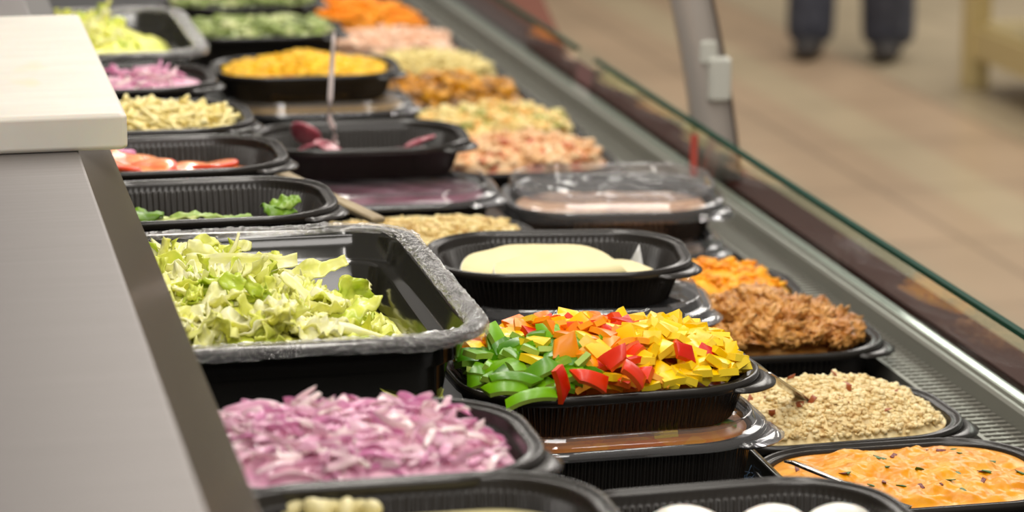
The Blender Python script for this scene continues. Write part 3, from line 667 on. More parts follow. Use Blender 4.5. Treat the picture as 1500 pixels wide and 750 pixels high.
# a few large pieces placed by eye in the middle
def bigpep(px, py, z, cn, a_, b_, bend, rot, sd):
    p = at(px, py, z); v, f, fm = slab(a_, b_, .0052, bend, sd, .3, 8, .2)
    me_ = mesh_only('pepper_piece', v, f, PM[cn], fm); me_.set_sharp_from_angle(angle=R(38)); o = bpy.data.objects.new(cn+'_pepper_piece', me_); C.objects.link(o); o.location = p; o.rotation_euler = rot
    tag(o, {'orange': 'large smooth orange pepper piece in the middle of the heap', 'red': 'large red pepper strip near the front of the heap', 'green': 'large curled green pepper strip at the left front of the heap'}[cn], 'pepper piece', 'large %s pepper pieces' % cn)
zt = ZB2+.022
for a in [(831, 508, zt+.006, 'orange', .021, .019, 10, (R(62), 0, R(0)), 3), (822, 560, zt-.008, 'red', .026, .015, 18, (R(40), R(75), 0), 5), (868, 556, zt-.008, 'red', .026, .011, 40, (R(50), R(20), 0), 6),
          (790, 540, zt-.004, 'green', .03, .012, 30, (R(30), R(-25), R(10)), 7), (757, 553, zt-.006, 'green', .032, .013, 25, (R(25), R(8), R(-5)), 8), (902, 522, zt+.002, 'red', .018, .016, 25, (R(40), R(-30), 0), 9), (928, 545, zt-.004, 'red', .022, .014, 30, (R(30), R(40), 0), 10),
          (1003, 516, zt+.0, 'red', .015, .013, 20, (R(50), R(20), R(15)), 11), (745, 566, zt-.011, 'green', .03, .012, 30, (R(35), 0, 0), 12), (780, 580, zt-.015, 'green', .034, .012, 25, (R(30), R(-5), R(5)), 14)]: bigpep(*a)
# pepper strips under the lid of the lower tray
o = mound('sliced_peppers', 'pepper1', lambda u, w_: .0026-.004*max(abs(u), abs(w_))**6, None or noisy('pepper_bands', [(0, srgb(236, 120, 0)), (1, srgb(255, 170, 10))], 60, .4, .1, voronoi=True), lambda x, y: .0015*lump(x, y, 80, 2), 20, 150); tag(o, 'orange diced pepper under the lid of the lower stacked tray', 'diced peppers', **STUFF)
rnd = random.Random(8)
for k in range(60):
    u = rnd.uniform(-.9, .93); w_ = rnd.uniform(-.92, -.45) if k % 3 else rnd.uniform(-.8, .8)
    cn = 'orange' if u < .1 else ('yellow' if u < .38 else 'green')
    if abs(u)**3+abs(w_)**3 > 1: continue
    place(cn+'_pepper_piece', PV[cn][rnd.randrange(7)], 'pepper1', u*(TA-.024), w_*(TB-.023), .0005, (rnd.gauss(0, .10), rnd.gauss(0, .12), rnd.uniform(0, 6.3)), cn+' pepper piece under the clear lid of the lower stacked tray', 'pepper piece', cn+' pepper pieces under the lid')

# lettuce
M['lett'] = leafy('lettuce_leaf', [(.0, srgb(206, 226, 70)), (.18, srgb(240, 244, 110)), (.5, srgb(252, 251, 164)), (.8, srgb(255, 253, 212)), (1, srgb(250, 248, 124))], .28, .3, coat=.35)
M['lett2'] = noisy('lettuce_under', [(.3, srgb(190, 204, 40)), (.5, srgb(236, 236, 100)), (.7, srgb(248, 246, 150))], 60, .4, .2, .1)
def leaf(L, W, sd, curl, ruff):
    rnd = random.Random(sd); n, m_ = 18, 6; v = []; f = []
    cz = rnd.uniform(-curl, curl); cy = rnd.uniform(-14, 14); rib = rnd.random() < .4
    for layer in range(2):
        for i in range(n+1):
            u = i/n; ww = W*(.55+.45*math.sin(math.pi*min(1, u*1.1+.08)))*(1+.25*noise.noise(Vector((u*6, sd, 0))))
            for j in range(m_+1):
                w_ = j/m_-.5; x = (u-.5)*L; y = w_*ww+(u-.5)**2*L*L*cy*.35
                e = abs(w_)*2
                z = ruff*e*noise.noise(Vector((u*5+sd*3.3, w_*3, sd)))*2.2+ruff*.5*noise.noise(Vector((u*11+sd, w_*6, 4)))
                z += .25*ww*(e**2)*rnd_c(sd)
                th = .0006+(.0011*(1-e) if rib else 0)
                z += th if layer == 0 else -th
                if abs(cz) > 1:
                    rr = 1/cz; an = x*cz; x, z = (rr+z)*math.sin(an), (rr+z)*math.cos(an)-rr
                v.append((x, y, z))
    K = (n+1)*(m_+1); I = lambda l, i, j: l*K+i*(m_+1)+j
    for i in range(n):
        for j in range(m_):
            f.append((I(0, i, j), I(0, i+1, j), I(0, i+1, j+1), I(0, i, j+1))); f.append((I(1, i, j), I(1, i, j+1), I(1, i+1, j+1), I(1, i+1, j)))
        f.append((I(0, i, 0), I(1, i, 0), I(1, i+1, 0), I(0, i+1, 0))); f.append((I(0, i, m_), I(0, i+1, m_), I(1, i+1, m_), I(1, i, m_)))
    for j in range(m_):
        f.append((I(0, 0, j), I(0, 0, j+1), I(1, 0, j+1), I(1, 0, j))); f.append((I(0, n, j), I(1, n, j), I(1, n, j+1), I(0, n, j+1)))
    return v, f
def rnd_c(sd): return random.Random(sd+99).uniform(-1.2, 1.2)
LV = []; LD = []
for s in range(16):
    rnd = random.Random(s); L = rnd.choice([.026, .034, .044, .056]); W = rnd.choice([.010, .013, .017, .020])
    LD.append((L, W)); v, f = leaf(L, W, s+1, rnd.choice([4, 30, 60]), rnd.choice([.003, .0045, .006])); LV.append(mesh_only('lettuce_shred', v, f, [M['lett']]))
def sst(a, b, x): t_ = max(0, min(1, (x-a)/(b-a))); return t_*t_*(3-2*t_)
def hl(u, w_): return .003-.048*sst(-.25, .75, u+.30*w_)-.004*w_*(u < 0)+.016*math.exp(-((u-.38)*5)**2-((w_+.35)*3)**2)-.010*sst(.55, 1, abs(w_))+.004*math.sin(u*7+w_*5)
PB_ = (PX, PY, ZA2, 0)
o = mound('shredded_lettuce', None, lambda u, w_: hl(u, w_)-.008, M['lett2'], lambda x, y: .008*fr(x, y, 30, 3, 3)+.004*lump(x, y, 60, 4), 50, 200, .0300, -.06, box=(PX, PY, ZA2, 0, PA, PB, .056)); tag(o, 'deeper layer of shredded lettuce in the large square pan', 'lettuce', **STUFF)
rnd = random.Random(77); cnt = 0
while cnt < 300:
    u, w_ = rnd.uniform(-1, 1), rnd.uniform(-1, 1)
    if rnd.random() > (1.0 if u < .5 else .55): continue
    if u > .80 and w_ > -.2: continue
    q = rnd.randrange(16); me = LV[q]; x, y = u*(PA-.030), w_*(PB-.030); ang = rnd.uniform(0, 6.3); L_, W_ = LD[q]
    h_ = hl(u, w_)+rnd.uniform(-.006, .006); inn = .026+max(0, -h_-.02)*.25
    ex, ey = .46*L_*abs(math.cos(ang))+.4*W_, .46*L_*abs(math.sin(ang))+.4*W_
    x = max(-(PA-inn-ex), min(PA-inn-ex, x)); y = max(-(PB-inn-ey), min(PB-inn-ey, y))
    fb = 'front' if w_ < -.33 else ('back' if w_ > .33 else 'middle'); lr = 'left' if u < -.1 else 'right'
    place('lettuce_shred', me, None, x, y, h_, (rnd.gauss(0, .38), rnd.gauss(0, .28), ang), 'pale yellow green lettuce shred in the %s %s of the large square pan' % (fb, lr), 'lettuce shred', 'lettuce shreds, %s %s of the near square pan' % (fb, lr), PB_)
    cnt += 1
# signature pieces: the long pale rib, the curl and the right hand tuft
def bigleaf(px, py, z, L, W, sd, curl, ruff, rot, lab):
    v, f = leaf(L, W, sd, curl, ruff); o = link('lettuce_shred', v, f, M['lett'], None, True, at(px, py, z)); o.rotation_euler = rot; tag(o, lab, 'lettuce shred')
zl = ZA2+.002
bigleaf(355, 392, zl+.002, .085, .020, 5, 3, .0015, (R(50), 0, R(-4)), 'long flat pale rib of lettuce lying across the top of the pile')
bigleaf(460, 400, zl-.008, .055, .018, 11, 14, .004, (R(40), R(-14), R(5)), 'ribbed green lettuce leaf end pointing right over the dark pan wall')
bigleaf(341, 366, zl+.006, .030, .004, 2, 70, .0006, (R(90), R(-60), 0), 'thin curled lettuce strand standing up at the back of the pile')
bigleaf(236, 380, zl+.008, .034, .010, 9, 20, .003, (R(90), R(-72), 0), 'pointed lettuce shred standing up at the left back of the pile')
bigleaf(300, 372, zl+.006, .032, .016, 14, 30, .004, (R(80), R(25), 0), 'folded lettuce leaf standing up near the back of the pile')
bigleaf(520, 432, zl-.022, .036, .022, 12, 35, .005, (R(75), R(35), R(20)), 'upright ruffled lettuce tuft on the right of the pile')
bigleaf(370, 470, zl+.000, .045, .014, 21, 12, .003, (R(60), R(60), R(10)), 'broad white lettuce rib at the front of the pile')
bigleaf(500, 478, zl-.006, .085, .009, 22, 2, .001, (R(40), R(12), R(-3)), 'thin straight pale lettuce rib at the right front of the pile')
# far pan of lettuce
o = mound('shredded_lettuce', None, lambda u, w_: -.002-.03*sst(.0, .9, u), M['lett2'], lambda x, y: .010*fr(x, y, 25, 3, 5)+.006*lump(x, y, 50, 4), 30, 150, .0300, -.06, box=(PX2, PY2, ZA2, 0, .110, PB, .056)); tag(o, 'lettuce filling the distant square pan behind the white board', 'lettuce', **STUFF)
rnd = random.Random(7)
for k in range(60):
    u, w_ = rnd.uniform(-.95, .6), rnd.uniform(-.95, .9)
    place('lettuce_shred', LV[rnd.randrange(16)], None, u*(.110-.06), w_*(PB-.065), -.000-.03*sst(.0, .9, u), (rnd.gauss(0, .5), rnd.gauss(0, .4), rnd.uniform(0, 6.3)), 'blurred lettuce piece in the distant square pan', 'lettuce shred', 'lettuce shreds in the far square pan', (PX2, PY2, ZA2, 0))

# onions
M['onion'] = leafy('red_onion', [(.0, srgb(226, 140, 188)), (.3, srgb(244, 190, 216)), (.6, srgb(252, 222, 230)), (1, srgb(255, 242, 236))], .25, .3, 'Y', (.78, .98, srgb(168, 50, 128), .7), coat=.4)
M['onion2'] = noisy('onion_under', [(.3, srgb(214, 140, 178)), (.7, srgb(244, 200, 214))], 60, .4, .2)
OV = []
for s in range(10):
    rnd = random.Random(s+40); v, f, fm = slab(rnd.choice([.022, .028, .034, .018]), rnd.choice([.005, .0065, .008]), .0016, rnd.choice([12, 30, 45]), s+5, rnd.uniform(-.6, .6), 12, .06, .0005, .5)
    OV.append(mesh_only('onion_slice', v, f, [M['onion']]))
ho = lambda u, w_: .003+.010*max(0, 1-abs(u+.15)**2.5)*max(0, 1-abs(w_)**2.5)-.012*sst(.55, 1, u)
o = mound('sliced_onion', 'onion', lambda u, w_: ho(u, w_)-.007, M['onion2'], lambda x, y: .003*lump(x, y, 80, 2), 30, 150); tag(o, 'deeper layer of sliced pink onion in the near tray', 'onion', **STUFF)
rnd = random.Random(5); cnt = 0
while cnt < 300:
    u, w_ = rnd.uniform(-.8, 1), rnd.uniform(-1, 1)
    if abs(u)**3+abs(w_)**3 > .95: continue
    up = rnd.random() < .5; lr = 'left' if u < -.2 else ('right' if u > .45 else 'middle'); fb = 'front' if w_ < -.3 else ('back' if w_ > .3 else 'centre')
    q_ = rnd.uniform(-1.2, 1.2); ex = .015*abs(math.cos(q_)); ey = .015*abs(math.sin(q_))
    place('onion_slice', OV[rnd.randrange(10)], 'onion', max(-(TA-.018-ex), min(TA-.018-ex, u*(TA-.020))), max(-(TB-.017-ey), min(TB-.017-ey, w_*(TB-.016))), ho(u, w_)+rnd.uniform(-.003, .004), (rnd.gauss(0, .35)+(1.3 if up else 0), rnd.gauss(0, .22), q_+(3.14 if rnd.random() < .5 else 0)), 'pink and white onion strip in the %s %s of the near onion tray' % (lr, fb), 'onion slice', 'onion slices, %s %s of the near tray' % (lr, fb)); cnt += 1
x0, y0, z0, rz = POS['onion2']
o = mound('sliced_onion', 'onion2', lambda u, w_: -.012, M['onion2'], lambda x, y: .003*lump(x, y, 80, 2), 20, 120); tag(o, 'pink onion layer at the bottom of the distant onion tray', 'onion', **STUFF)
for k in range(70):
    u, w_ = rnd.uniform(-.85, .8), rnd.uniform(-.8, .8)
    place('onion_slice', OV[rnd.randrange(10)], 'onion2', u*(TA-.026), w_*(TB-.024), -.004+rnd.uniform(-.004, .008), (rnd.gauss(0, .6), rnd.gauss(0, .4), rnd.uniform(0, 6.3)), 'blurred pink onion ring in the distant onion tray', 'onion slice', 'onion slices in the far tray')

# chicken
M['chick'] = [noisy('chicken_%d' % i, [(.28, srgb(146, 90, 28)), (.5, c), (.72, srgb(228, 176, 104))], 70, .5, .15, .1, 5, (160, .7, .002)) for i, c in enumerate([srgb(204, 140, 60), srgb(214, 152, 72), srgb(192, 124, 48)])]
hch = lambda u, w_: .002+.017*max(0, 1-abs(u)**3)*max(0, 1-abs(w_)**2.2)+.010*math.exp(-((u-.08)*4)**2)
o = mound('chicken_shreds', 'chicken', lambda u, w_: hch(u, w_)-.012-.010*max(abs(u), abs(w_))**4, M['chick'][0], lambda x, y: .005*lump(x, y, 60, 2), 40, 160, .022); tag(o, 'deeper layer of brown shredded chicken under the loose chunks', 'shredded chicken', **STUFF)
CV = []
for s in range(9):
    rnd = random.Random(s); n, m_ = 24, 18; rings = []
    sx, sy, sz = rnd.uniform(.010, .017), rnd.uniform(.006, .010), rnd.uniform(.005, .008)
    for i in range(1, m_):
        a = math.pi*i/m_; ring = []
        for j in range(n):
            b = 2*math.pi*j/n; d = Vector((math.sin(a)*math.cos(b), math.sin(a)*math.sin(b), math.cos(a)))
            k_ = 1+.7*noise.fractal(d*2.4+Vector((s*5, 0, 0)), .7, 2, 4); ring.append((d.x*sx*k_, d.y*sy*k_, d.z*sz*k_))
        rings.append(ring)
    mb = MB().strip(rings); CV.append(mesh_only('chicken_chunk', mb.v, mb.f, [M['chick'][s % 3]]))
rnd = random.Random(3)
for i in range(15):
    for j in range(12):
        u, w_ = -1+2*(i+.5+rnd.uniform(-.4, .4))/15, -1+2*(j+.5+rnd.uniform(-.4, .4))/12
        if abs(u)**3+abs(w_)**3 > 1.1: continue
        fb = 'front' if w_ < -.33 else ('back' if w_ > .33 else 'middle'); lr = 'left' if u < -.35 else ('right' if u > .35 else 'centre')
        place('chicken_chunk', CV[rnd.randrange(9)], 'chicken', u*(TA-.023), w_*(TB-.022), hch(u, w_)+rnd.uniform(-.004, .005), (rnd.uniform(-.7, .7), rnd.uniform(-.7, .7), rnd.uniform(0, 6.3)), 'brown shredded chicken chunk in the %s %s of its tray' % (fb, lr), 'chicken chunk', 'chicken chunks, %s %s' % (fb, lr))

# herb and chilli flecks on the sauce, bits on the grain
M['herb'] = basic('herb_green', srgb(60, 104, 34), .4); M['fleck'] = basic('dark_red_fleck', srgb(110, 30, 24), .35)
hv, hf_, hm = slab(.011, .0035, .0007, 30, 3, .4, 6, .2); HME = mesh_only('herb_leaf', hv, hf_, [M['herb']])
fv, ff_, fm_ = slab(.006, .003, .0009, 10, 4, .4, 4, .2); FME = mesh_only('chilli_fleck', fv, ff_, [M['fleck']])
rnd = random.Random(31)
for k in range(34):
    u, w_ = rnd.uniform(-.9, .9), rnd.uniform(-.85, .9)
    if abs(u)**3+abs(w_)**3 > .9: continue
    x, y = u*(TA-.02), w_*(TB-.02); z = dome(.004, -.003)(u*(TA-.02)/(TA-.0128), w_)+.0055*fr(x, y, 30, 4, 1)+.002*lump(x, y, 48, 2)+.0007
    g = k % 2
    place('herb_leaf' if g else 'chilli_fleck', HME if g else FME, 'curry', x, y, z, (rnd.gauss(0, .25), rnd.gauss(0, .2), rnd.uniform(0, 6.3)), 'small green herb leaf on the orange sauce salad' if g else 'tiny dark red chilli fleck on the orange sauce salad', 'herb leaf' if g else 'chilli fleck', 'herb leaves on the sauce salad' if g else 'chilli flecks on the sauce salad')
M['sundried'] = basic('dried_tomato', srgb(160, 84, 44), .4); sv, sf_, sm_ = slab(.014, .005, .002, 30, 4, .6, 5, .2); SME = mesh_only('dried_tomato_bit', sv, sf_, [M['sundried']])
for k in range(24):
    u, w_ = rnd.uniform(-.85, .85), rnd.uniform(-.8, .6); x, y = u*(TA-.02), w_*(TB-.02)
    place('dried_tomato_bit', SME, 'grain', x, y, hg(u, w_)+.005*fr(x, y, 40, 4, 5)+.0045*lump(x, y, 110, 3)+.001, (rnd.gauss(0, .5), rnd.gauss(0, .5), rnd.uniform(0, 6.3)), 'reddish brown dried tomato bit in the pale grain salad', 'tomato bit', 'dried tomato bits in the grain salad')

# soft cheese slices with parchment
M['cheese'] = noisy('soft_cheese', [(.3, srgb(222, 206, 146)), (.7, srgb(236, 224, 172))], 18, .5, .0, .15); M['rind'] = basic('white_rind', srgb(238, 234, 218), .6)
def cheese(key, x, y, z, rot, sx, sy, label, sz=.05):
    """half-moon slice: cut face forward"""
    n = 28; v = []; f = []; fm = []
    for layer, (yy, k_) in enumerate(((-sy/2, .985), (-sy/2+.001, 1), (sy/2-.001, 1), (sy/2, .985))):
        for i in range(n+1):
            a = math.pi*i/n; r_ = 1+.10*noise.noise(Vector((i*.30, sx*90, layer*.1)))
            v.append((math.cos(a)*sx*k_, yy, (math.sin(a)**.5)*sz*k_*r_))
    K = n+1
    for l in range(3):
        for i in range(n): f.append((l*K+i, l*K+i+1, (l+1)*K+i+1, (l+1)*K+i)); fm.append(1)
        f.append((l*K, (l+1)*K, (l+1)*K+n, l*K+n)); fm.append(0)
    f.append(list(range(K))[::-1]); fm.append(0); f.append([3*K+i for i in range(K)]); fm.append(0)
    me = mesh_only('cheese_slice', v, f, [M['cheese'], M['rind']], fm)
    return place('cheese_slice', me, key, x, y, z, rot, label, 'cheese slice')
cheese('brie2', -.012, -.012, -.026, (R(-71), 0, R(9)), .074, .011, 'largest half-moon cheese slice leaning at the back of the cheese tray', .058)
cheese('brie2', .002, -.044, -.0185, (R(-77), 0, R(9)), .060, .012, 'front half-moon cheese slice overlapping the largest one', .050)
cheese('brie2', .054, -.040, -.031, (R(-74), 0, R(4)), .042, .009, 'right hand cheese slice sliding towards the parchment corner', .056)
cheese('brie2', -.060, -.026, -.032, (R(-76), 0, R(12)), .028, .010, 'small cheese slice at the left end of the cheese tray', .045)
M['paper'] = clear('parchment', (.8, .8, .8, 1), .45, .3, .05, None, (.85, .84, .8, 1))
pv = []; pf = []; n = 22
for i in range(n+1):
    for j in range(n+1):
        u, w_ = -1+2*i/n, -1+2*j/n; e = max(abs(u), abs(w_)); x, y = u*.080*(1-.10*abs(u*w_)), w_*.054*(1-.10*abs(u*w_))
        z = -.0345+.012*max(0, e-.72)/.28+.003*noise.noise(Vector((u*3, w_*3, 2)))*e
        if u > .8 and w_ > .0: z += .022*(u-.8)/.2*max(0, 1-abs(w_-.55)*2.6)
        pv.append((x, y, z))
for i in range(n):
    for j in range(n): a = i*(n+1)+j; pf.append((a, a+n+1, a+n+2, a+1))
me = mesh_only('parchment_sheet', pv, pf, [M['paper']]); o = place('parchment_sheet', me, 'brie2', 0, 0, 0, (0, 0, R(-9)), 'translucent parchment sheet under the soft cheese slices', 'paper')
o.modifiers.new('s', 'SOLIDIFY').thickness = .0003

# round slices: tomato, beetroot
def disc(name, key, x, y, z, r_, th, rot, mats, label, cat, group):
    n = 28; v = []; f = []; fm = []
    prof = [(0.001, th/2), (r_*.5, th/2), (r_*.86, th/2), (r_*.97, th*.3), (r_, 0), (r_*.97, -th*.3), (r_*.86, -th/2), (.001, -th/2)]
    for rr, z_ in prof:
        for i in range(n): a = 2*math.pi*i/n; w2 = 1+.03*math.sin(3*a+r_*900); v.append((rr*math.cos(a)*w2, rr*math.sin(a)*w2, z_+.0008*math.sin(2*a)*rr/r_))
    for l in range(len(prof)-1):
        for i in range(n): f.append((l*n+i, l*n+(i+1) % n, (l+1)*n+(i+1) % n, (l+1)*n+i)[::-1]); fm.append(1 if 2 <= l <= 4 else 0)
    return place(name, mesh_only(name, v, f, mats, fm), key, x, y, z, rot, label, cat, group)
M['tomf'] = noisy('tomato_flesh', [(.3, srgb(232, 88, 14)), (.5, srgb(242, 124, 40)), (.75, srgb(246, 176, 100))], 70, .25, .5, .2, voronoi=False); M['toms'] = basic('tomato_skin', srgb(226, 66, 6), .3, coat=.2)
rnd = random.Random(9)
for x, y, z, rx, ry in [(-.070, -.03, -.010, .35, .1), (-.045, -.045, -.008, .3, -.1), (-.035, -.015, -.010, .35, .05), (-.012, -.04, -.014, .2, .1), (.018, -.045, -.016, .1, -.05), (.045, -.035, -.014, .12, .12), (-.06, .02, -.014, .3, 0), (-.02, .02, -.020, .1, 0), (.03, .01, -.026, 0, 0)]:
    disc('tomato_slice', 'tomato', x, y-.008, z+.008, .024, .006, (rx, ry, rnd.uniform(0, 6)), [M['tomf'], M['toms']], 'orange red tomato slice in the tray behind the green leaves', 'tomato slice', 'tomato slices')
mb_ = OV[1]; place('onion_slice', OV[1], 'tomato', -.033, -.04, .010, (.6, .2, .4), 'single pink onion scrap lying on the tomato slices', 'onion slice', None)
o = mound('tomato_juices', 'tomato', lambda u, w_: -.026, M['tomf'], lambda x, y: .002*lump(x, y, 60, 2), 14, 100, .018, -.0365); tag(o, 'chopped tomato layer at the bottom of the tomato tray', 'tomato', **STUFF)
M['beet'] = noisy('beetroot_slice', [(.3, srgb(160, 60, 80)), (.7, srgb(210, 124, 134))], 40, .25, .5)
for x, y, z, rx, ry in [(-.055, -.035, -.009, .35, .1), (-.038, -.04, -.010, .25, .4), (-.06, .0, -.002, .9, .3), (.062, -.028, -.008, .35, .0), (.05, -.02, -.018, .1, .1), (-.02, -.01, -.028, 0, 0), (.01, .0, -.028, 0, 0)]:
    disc('beetroot_slice', 'beet2', x, y-.006, z+.005, .018, .004, (rx, ry, rnd.uniform(0, 6)), [M['beet'], M['beet']], 'purple red beetroot slice in the tray with the upright fork', 'beetroot slice', 'beetroot slices')
# leaves
M['green'] = leafy('salad_leaf', [(.1, srgb(86, 136, 14)), (.6, srgb(136, 176, 44)), (1, srgb(206, 216, 130))], .2, .4)
for k, (x, y, z, rx, ry, L, W) in enumerate([(-.06, -.052, -.008, .2, .05, .05, .02), (-.035, -.056, -.012, .3, -.06, .055, .010), (-.005, -.054, -.010, .25, .03, .05, .010), (.02, -.05, -.014, .2, -.03, .04, .014), (.072, -.022, -.009, .5, -.2, .026, .016), (.066, -.026, -.013, .3, .2, .03, .02), (-.07, -.03, -.009, .3, .2, .04, .022), (.0, 0, -.03, 0, 0, .06, .03), (.04, .01, -.03, 0, 0, .06, .03), (-.04, .02, -.03, 0, 0, .06, .03)]):
    v, f = leaf(L, W, 60+k, 12, .003); place('salad_leaf', mesh_only('salad_leaf', v, f, [M['green']]), 'leaves', x, y-.002, z+.007, (rx, ry, rnd.uniform(-.3, .3)), 'green salad leaf low in the tray behind the large lettuce pan', 'salad leaf', 'green leaves')
# eggs
M['egg'] = basic('egg_white', srgb(244, 240, 230), .28, sss=.3, coat=.2); M['yolk'] = basic('egg_yolk', srgb(236, 190, 70), .6)
def egg(key, x, y, z, rot, label, s=1.0):
    rings = []
    for i in range(1, 14):
        a = math.pi*i/14; k_ = .020*s*math.sin(a); zz = -.028*s*math.cos(a)*(1.12 if math.cos(a) < 0 else 1)
        rings.append([(zz, k_*math.cos(2*math.pi*j/20), k_*math.sin(2*math.pi*j/20)) for j in range(20)])
    mb = MB().strip(rings); return place('boiled_egg', mesh_only('boiled_egg', mb.v, mb.f, [M['egg']]), key, x, y, z, rot, label, 'boiled egg', None)
ex = POS['egg']
for (px, lab, dy) in [(1010, 'peeled white egg showing least, leftmost of the three at the bottom edge', -.002), (1134, 'peeled white egg in the middle of the three at the bottom edge', .0), (1232, 'peeled white egg, rightmost of the three at the bottom edge', .001)]:
    p = at(px, 741, ZB2-.006+dy); x, y = p.x-ex[0], p.y-ex[1]
    egg('egg', x, y, -.0255+dy, (0, R(5), R(20 if px > 1100 else -20)), lab)
M['bean'] = basic('pale_bean', srgb(226, 214, 160), .35, sss=.2)
bmesh_ = MB().ball((0, 0, 0), .006, (1.5, 1, .9), 10); BME = mesh_only('pale_bean', bmesh_.v, bmesh_.f, [M['bean']])
rnd = random.Random(2)
for px, dz in ((463, .001), (474, 0), (507, -.001), (544, -.001), (430, -.003), (490, -.004), (525, -.004)):
    p = at(px, 745, ZA2-.010+dz); place('pale_bean', BME, 'beans', p.x-POS['beans'][0], p.y-POS['beans'][1], -.010+dz, (rnd.uniform(-1, 1), .3, rnd.uniform(0, 6)), 'small pale bean in the nearest tray at the bottom edge', 'bean', 'pale beans')
o = mound('pale_beans', 'beans', lambda u, w_: -.018, M['bean'], lambda x, y: .004*lump(x, y, 90, 2), 20, 120, .017, -.09); tag(o, 'deeper layer of pale beans in the nearest tray', 'beans', **STUFF)

# ------------------------------------------------------------------ utensils and bits
fx, fy, fz, frz = POS['beet2']
fk = empty('plastic_fork', at(487, 212, ZB2-.008)); tag(fk, 'translucent white plastic fork standing upright in the beetroot tray', 'fork')
sc_ = (at(487, 212, ZB2-.008)-Vector((0, 0, HC))).length/F
h = 168*sc_
MB().tube([(.000, 0, 0), (.003, 0, .010), (.0012, 0, .019), (-.003, 0, .030), (-.0018, 0, .05), (.002, 0, .105), (.0035, 0, h-.004), (.0035, 0, h)], [(.006, .0020), (.0056, .0024), (.0046, .0028), (.0046, .0028), (.0042, .0026), (.0044, .0024), (.0048, .0020), (.0036, .0016)], 10).build('handle', M['white_plastic'], fk, True)
mb = MB()
for q in range(4): mb.tube([(-.006+q*.004, 0, -.028), (-.006+q*.004, 0, -.012), (-.003+q*.002, 0, -.004)], .0011, 6)
mb.box(-.006, .006, -.0008, .0008, -.010, .004); mb.build('tines', M['white_plastic'], fk, True)
# steel knife in the grain tray
a_, b_ = at(1062, 508, ZB2-.010), at(1183, 588, ZCr+.016)
def blade(name, a_, b_, w0, w1, th, m, label, cat, parts):
    d = b_-a_; L = d.length; o = empty(name, a_); o.rotation_mode = 'QUATERNION'; o.rotation_quaternion = d.to_track_quat('X', 'Z'); tag(o, label, cat)
    for nm, s0, s1, ww0, ww1, tt, mm in parts:
        mb = MB(); rings = []
        for i in range(9):
            s = (s0+(s1-s0)*i/8)*L; ww = ww0+(ww1-ww0)*i/8
            if i == 8: ww *= .6
            rings.append([(s, ww*c, tt*e*(1-.0)) for c, e in ((-1, -.4), (-.6, -1), (.6, -1), (1, -.4), (1, .4), (.6, 1), (-.6, 1), (-1, .4))])
        mb.strip(rings).build(nm, mm, o, True)
    return o
blade('steel_knife', a_, b_, 0, 0, 0, M['utensil'], 'steel knife stuck in the pale grain salad, running behind the pepper tray', 'knife', [('handle', -.35, .45, .0075, .0082, .0022, M['utensil']), ('blade', .45, 1.12, .0088, .0062, .0012, M['utensil'])])
a_, b_ = at(1150, 682, ZCr+.012), at(1330, 741, ZCr+.018)
fo = empty('serving_spoon', a_); fo.rotation_mode = 'QUATERNION'; fo.rotation_quaternion = (b_-a_).to_track_quat('X', 'Z'); tag(fo, 'steel spoon lying in the orange sauce salad with only its curved handle showing', 'spoon')
MB().tube([(-.001, 0, .003), (.001, 0, .0035), (.010, 0, .0045), (.03, 0, .0035), (.07, 0, .001), (.10, 0, .000)], [(.0008, .0004), (.0018, .0012), (.0030, .0018), (.0036, .0018), (.0026, .0018), (.0024, .0018)], 12).build('handle', M['utensil'], fo, True)
mb = MB(); rings = []
for i in range(9):
    q = i/8; hw = .016*math.sin(math.pi*min(.97, max(.05, q)))**.7; xx = .098+.045*q; zz = -.006*math.sin(math.pi*q)
    rings.append([(xx, hw*math.cos(a*math.pi/5), zz-(.5*hw*abs(math.sin(a*math.pi/5))) if a <= 5 else zz-.45*hw*abs(math.sin(a*math.pi/5))+.0008) for a in range(10)])
mb.strip(rings).build('bowl', M['utensil'], fo, True)
# tan strip between the leaves tray and the beetroot stack
q0, q1 = at(398, 248, HC-.535), at(548, 320, HC-.535)
d = (q1-q0); L = d.length; st = empty('tan_strip', (q0+q1)/2, math.atan2(d.y, d.x)); tag(st, 'tan wooden strip lying beside the purple lidded tray', 'wooden strip')
def roundbar(L, w_, th): 
    mb = MB(); mb.box(-L/2-.06, L/2+.01, -w_, w_, -th, th, .0015); return mb
roundbar(L, .007, .003).build('bar', M['tan'], st)
# black display pans and thread tuft
pp = POS['pepper2']; e_ = POS['egg']
dp0 = at(1152, 711, .094); dp1 = at(1085, 655, .094)
# (rim only: the pan stands in front of the pepper stack and holds its lower tray)
dpan(dp0.x-.215, dp0.x, dp0.y-.005, pp[1]+.095, ZB, .098, 'thin rimmed black pan holding the pepper stack, beside the sauce salad')
rnd = random.Random(4); mb = MB(); tp = at(1090, 706, ZB+.008)
for k in range(40):
    p = Vector((rnd.gauss(0, .005), rnd.gauss(0, .004), rnd.uniform(-.004, .004))); pts = [p]
    for i in range(6): p = p+Vector((rnd.gauss(0, .004), rnd.gauss(0, .004), rnd.gauss(0, .002))); p.z = max(-.006, p.z); pts.append(p)
    mb.tube(pts, .00035, 4)
o = mb.build('blue_thread_tuft', basic('blue_thread', srgb(70, 100, 130), .7), None, True, tp); tag(o, 'tangled tuft of blue threads in the dark gap beside the sauce salad', 'thread tuft')

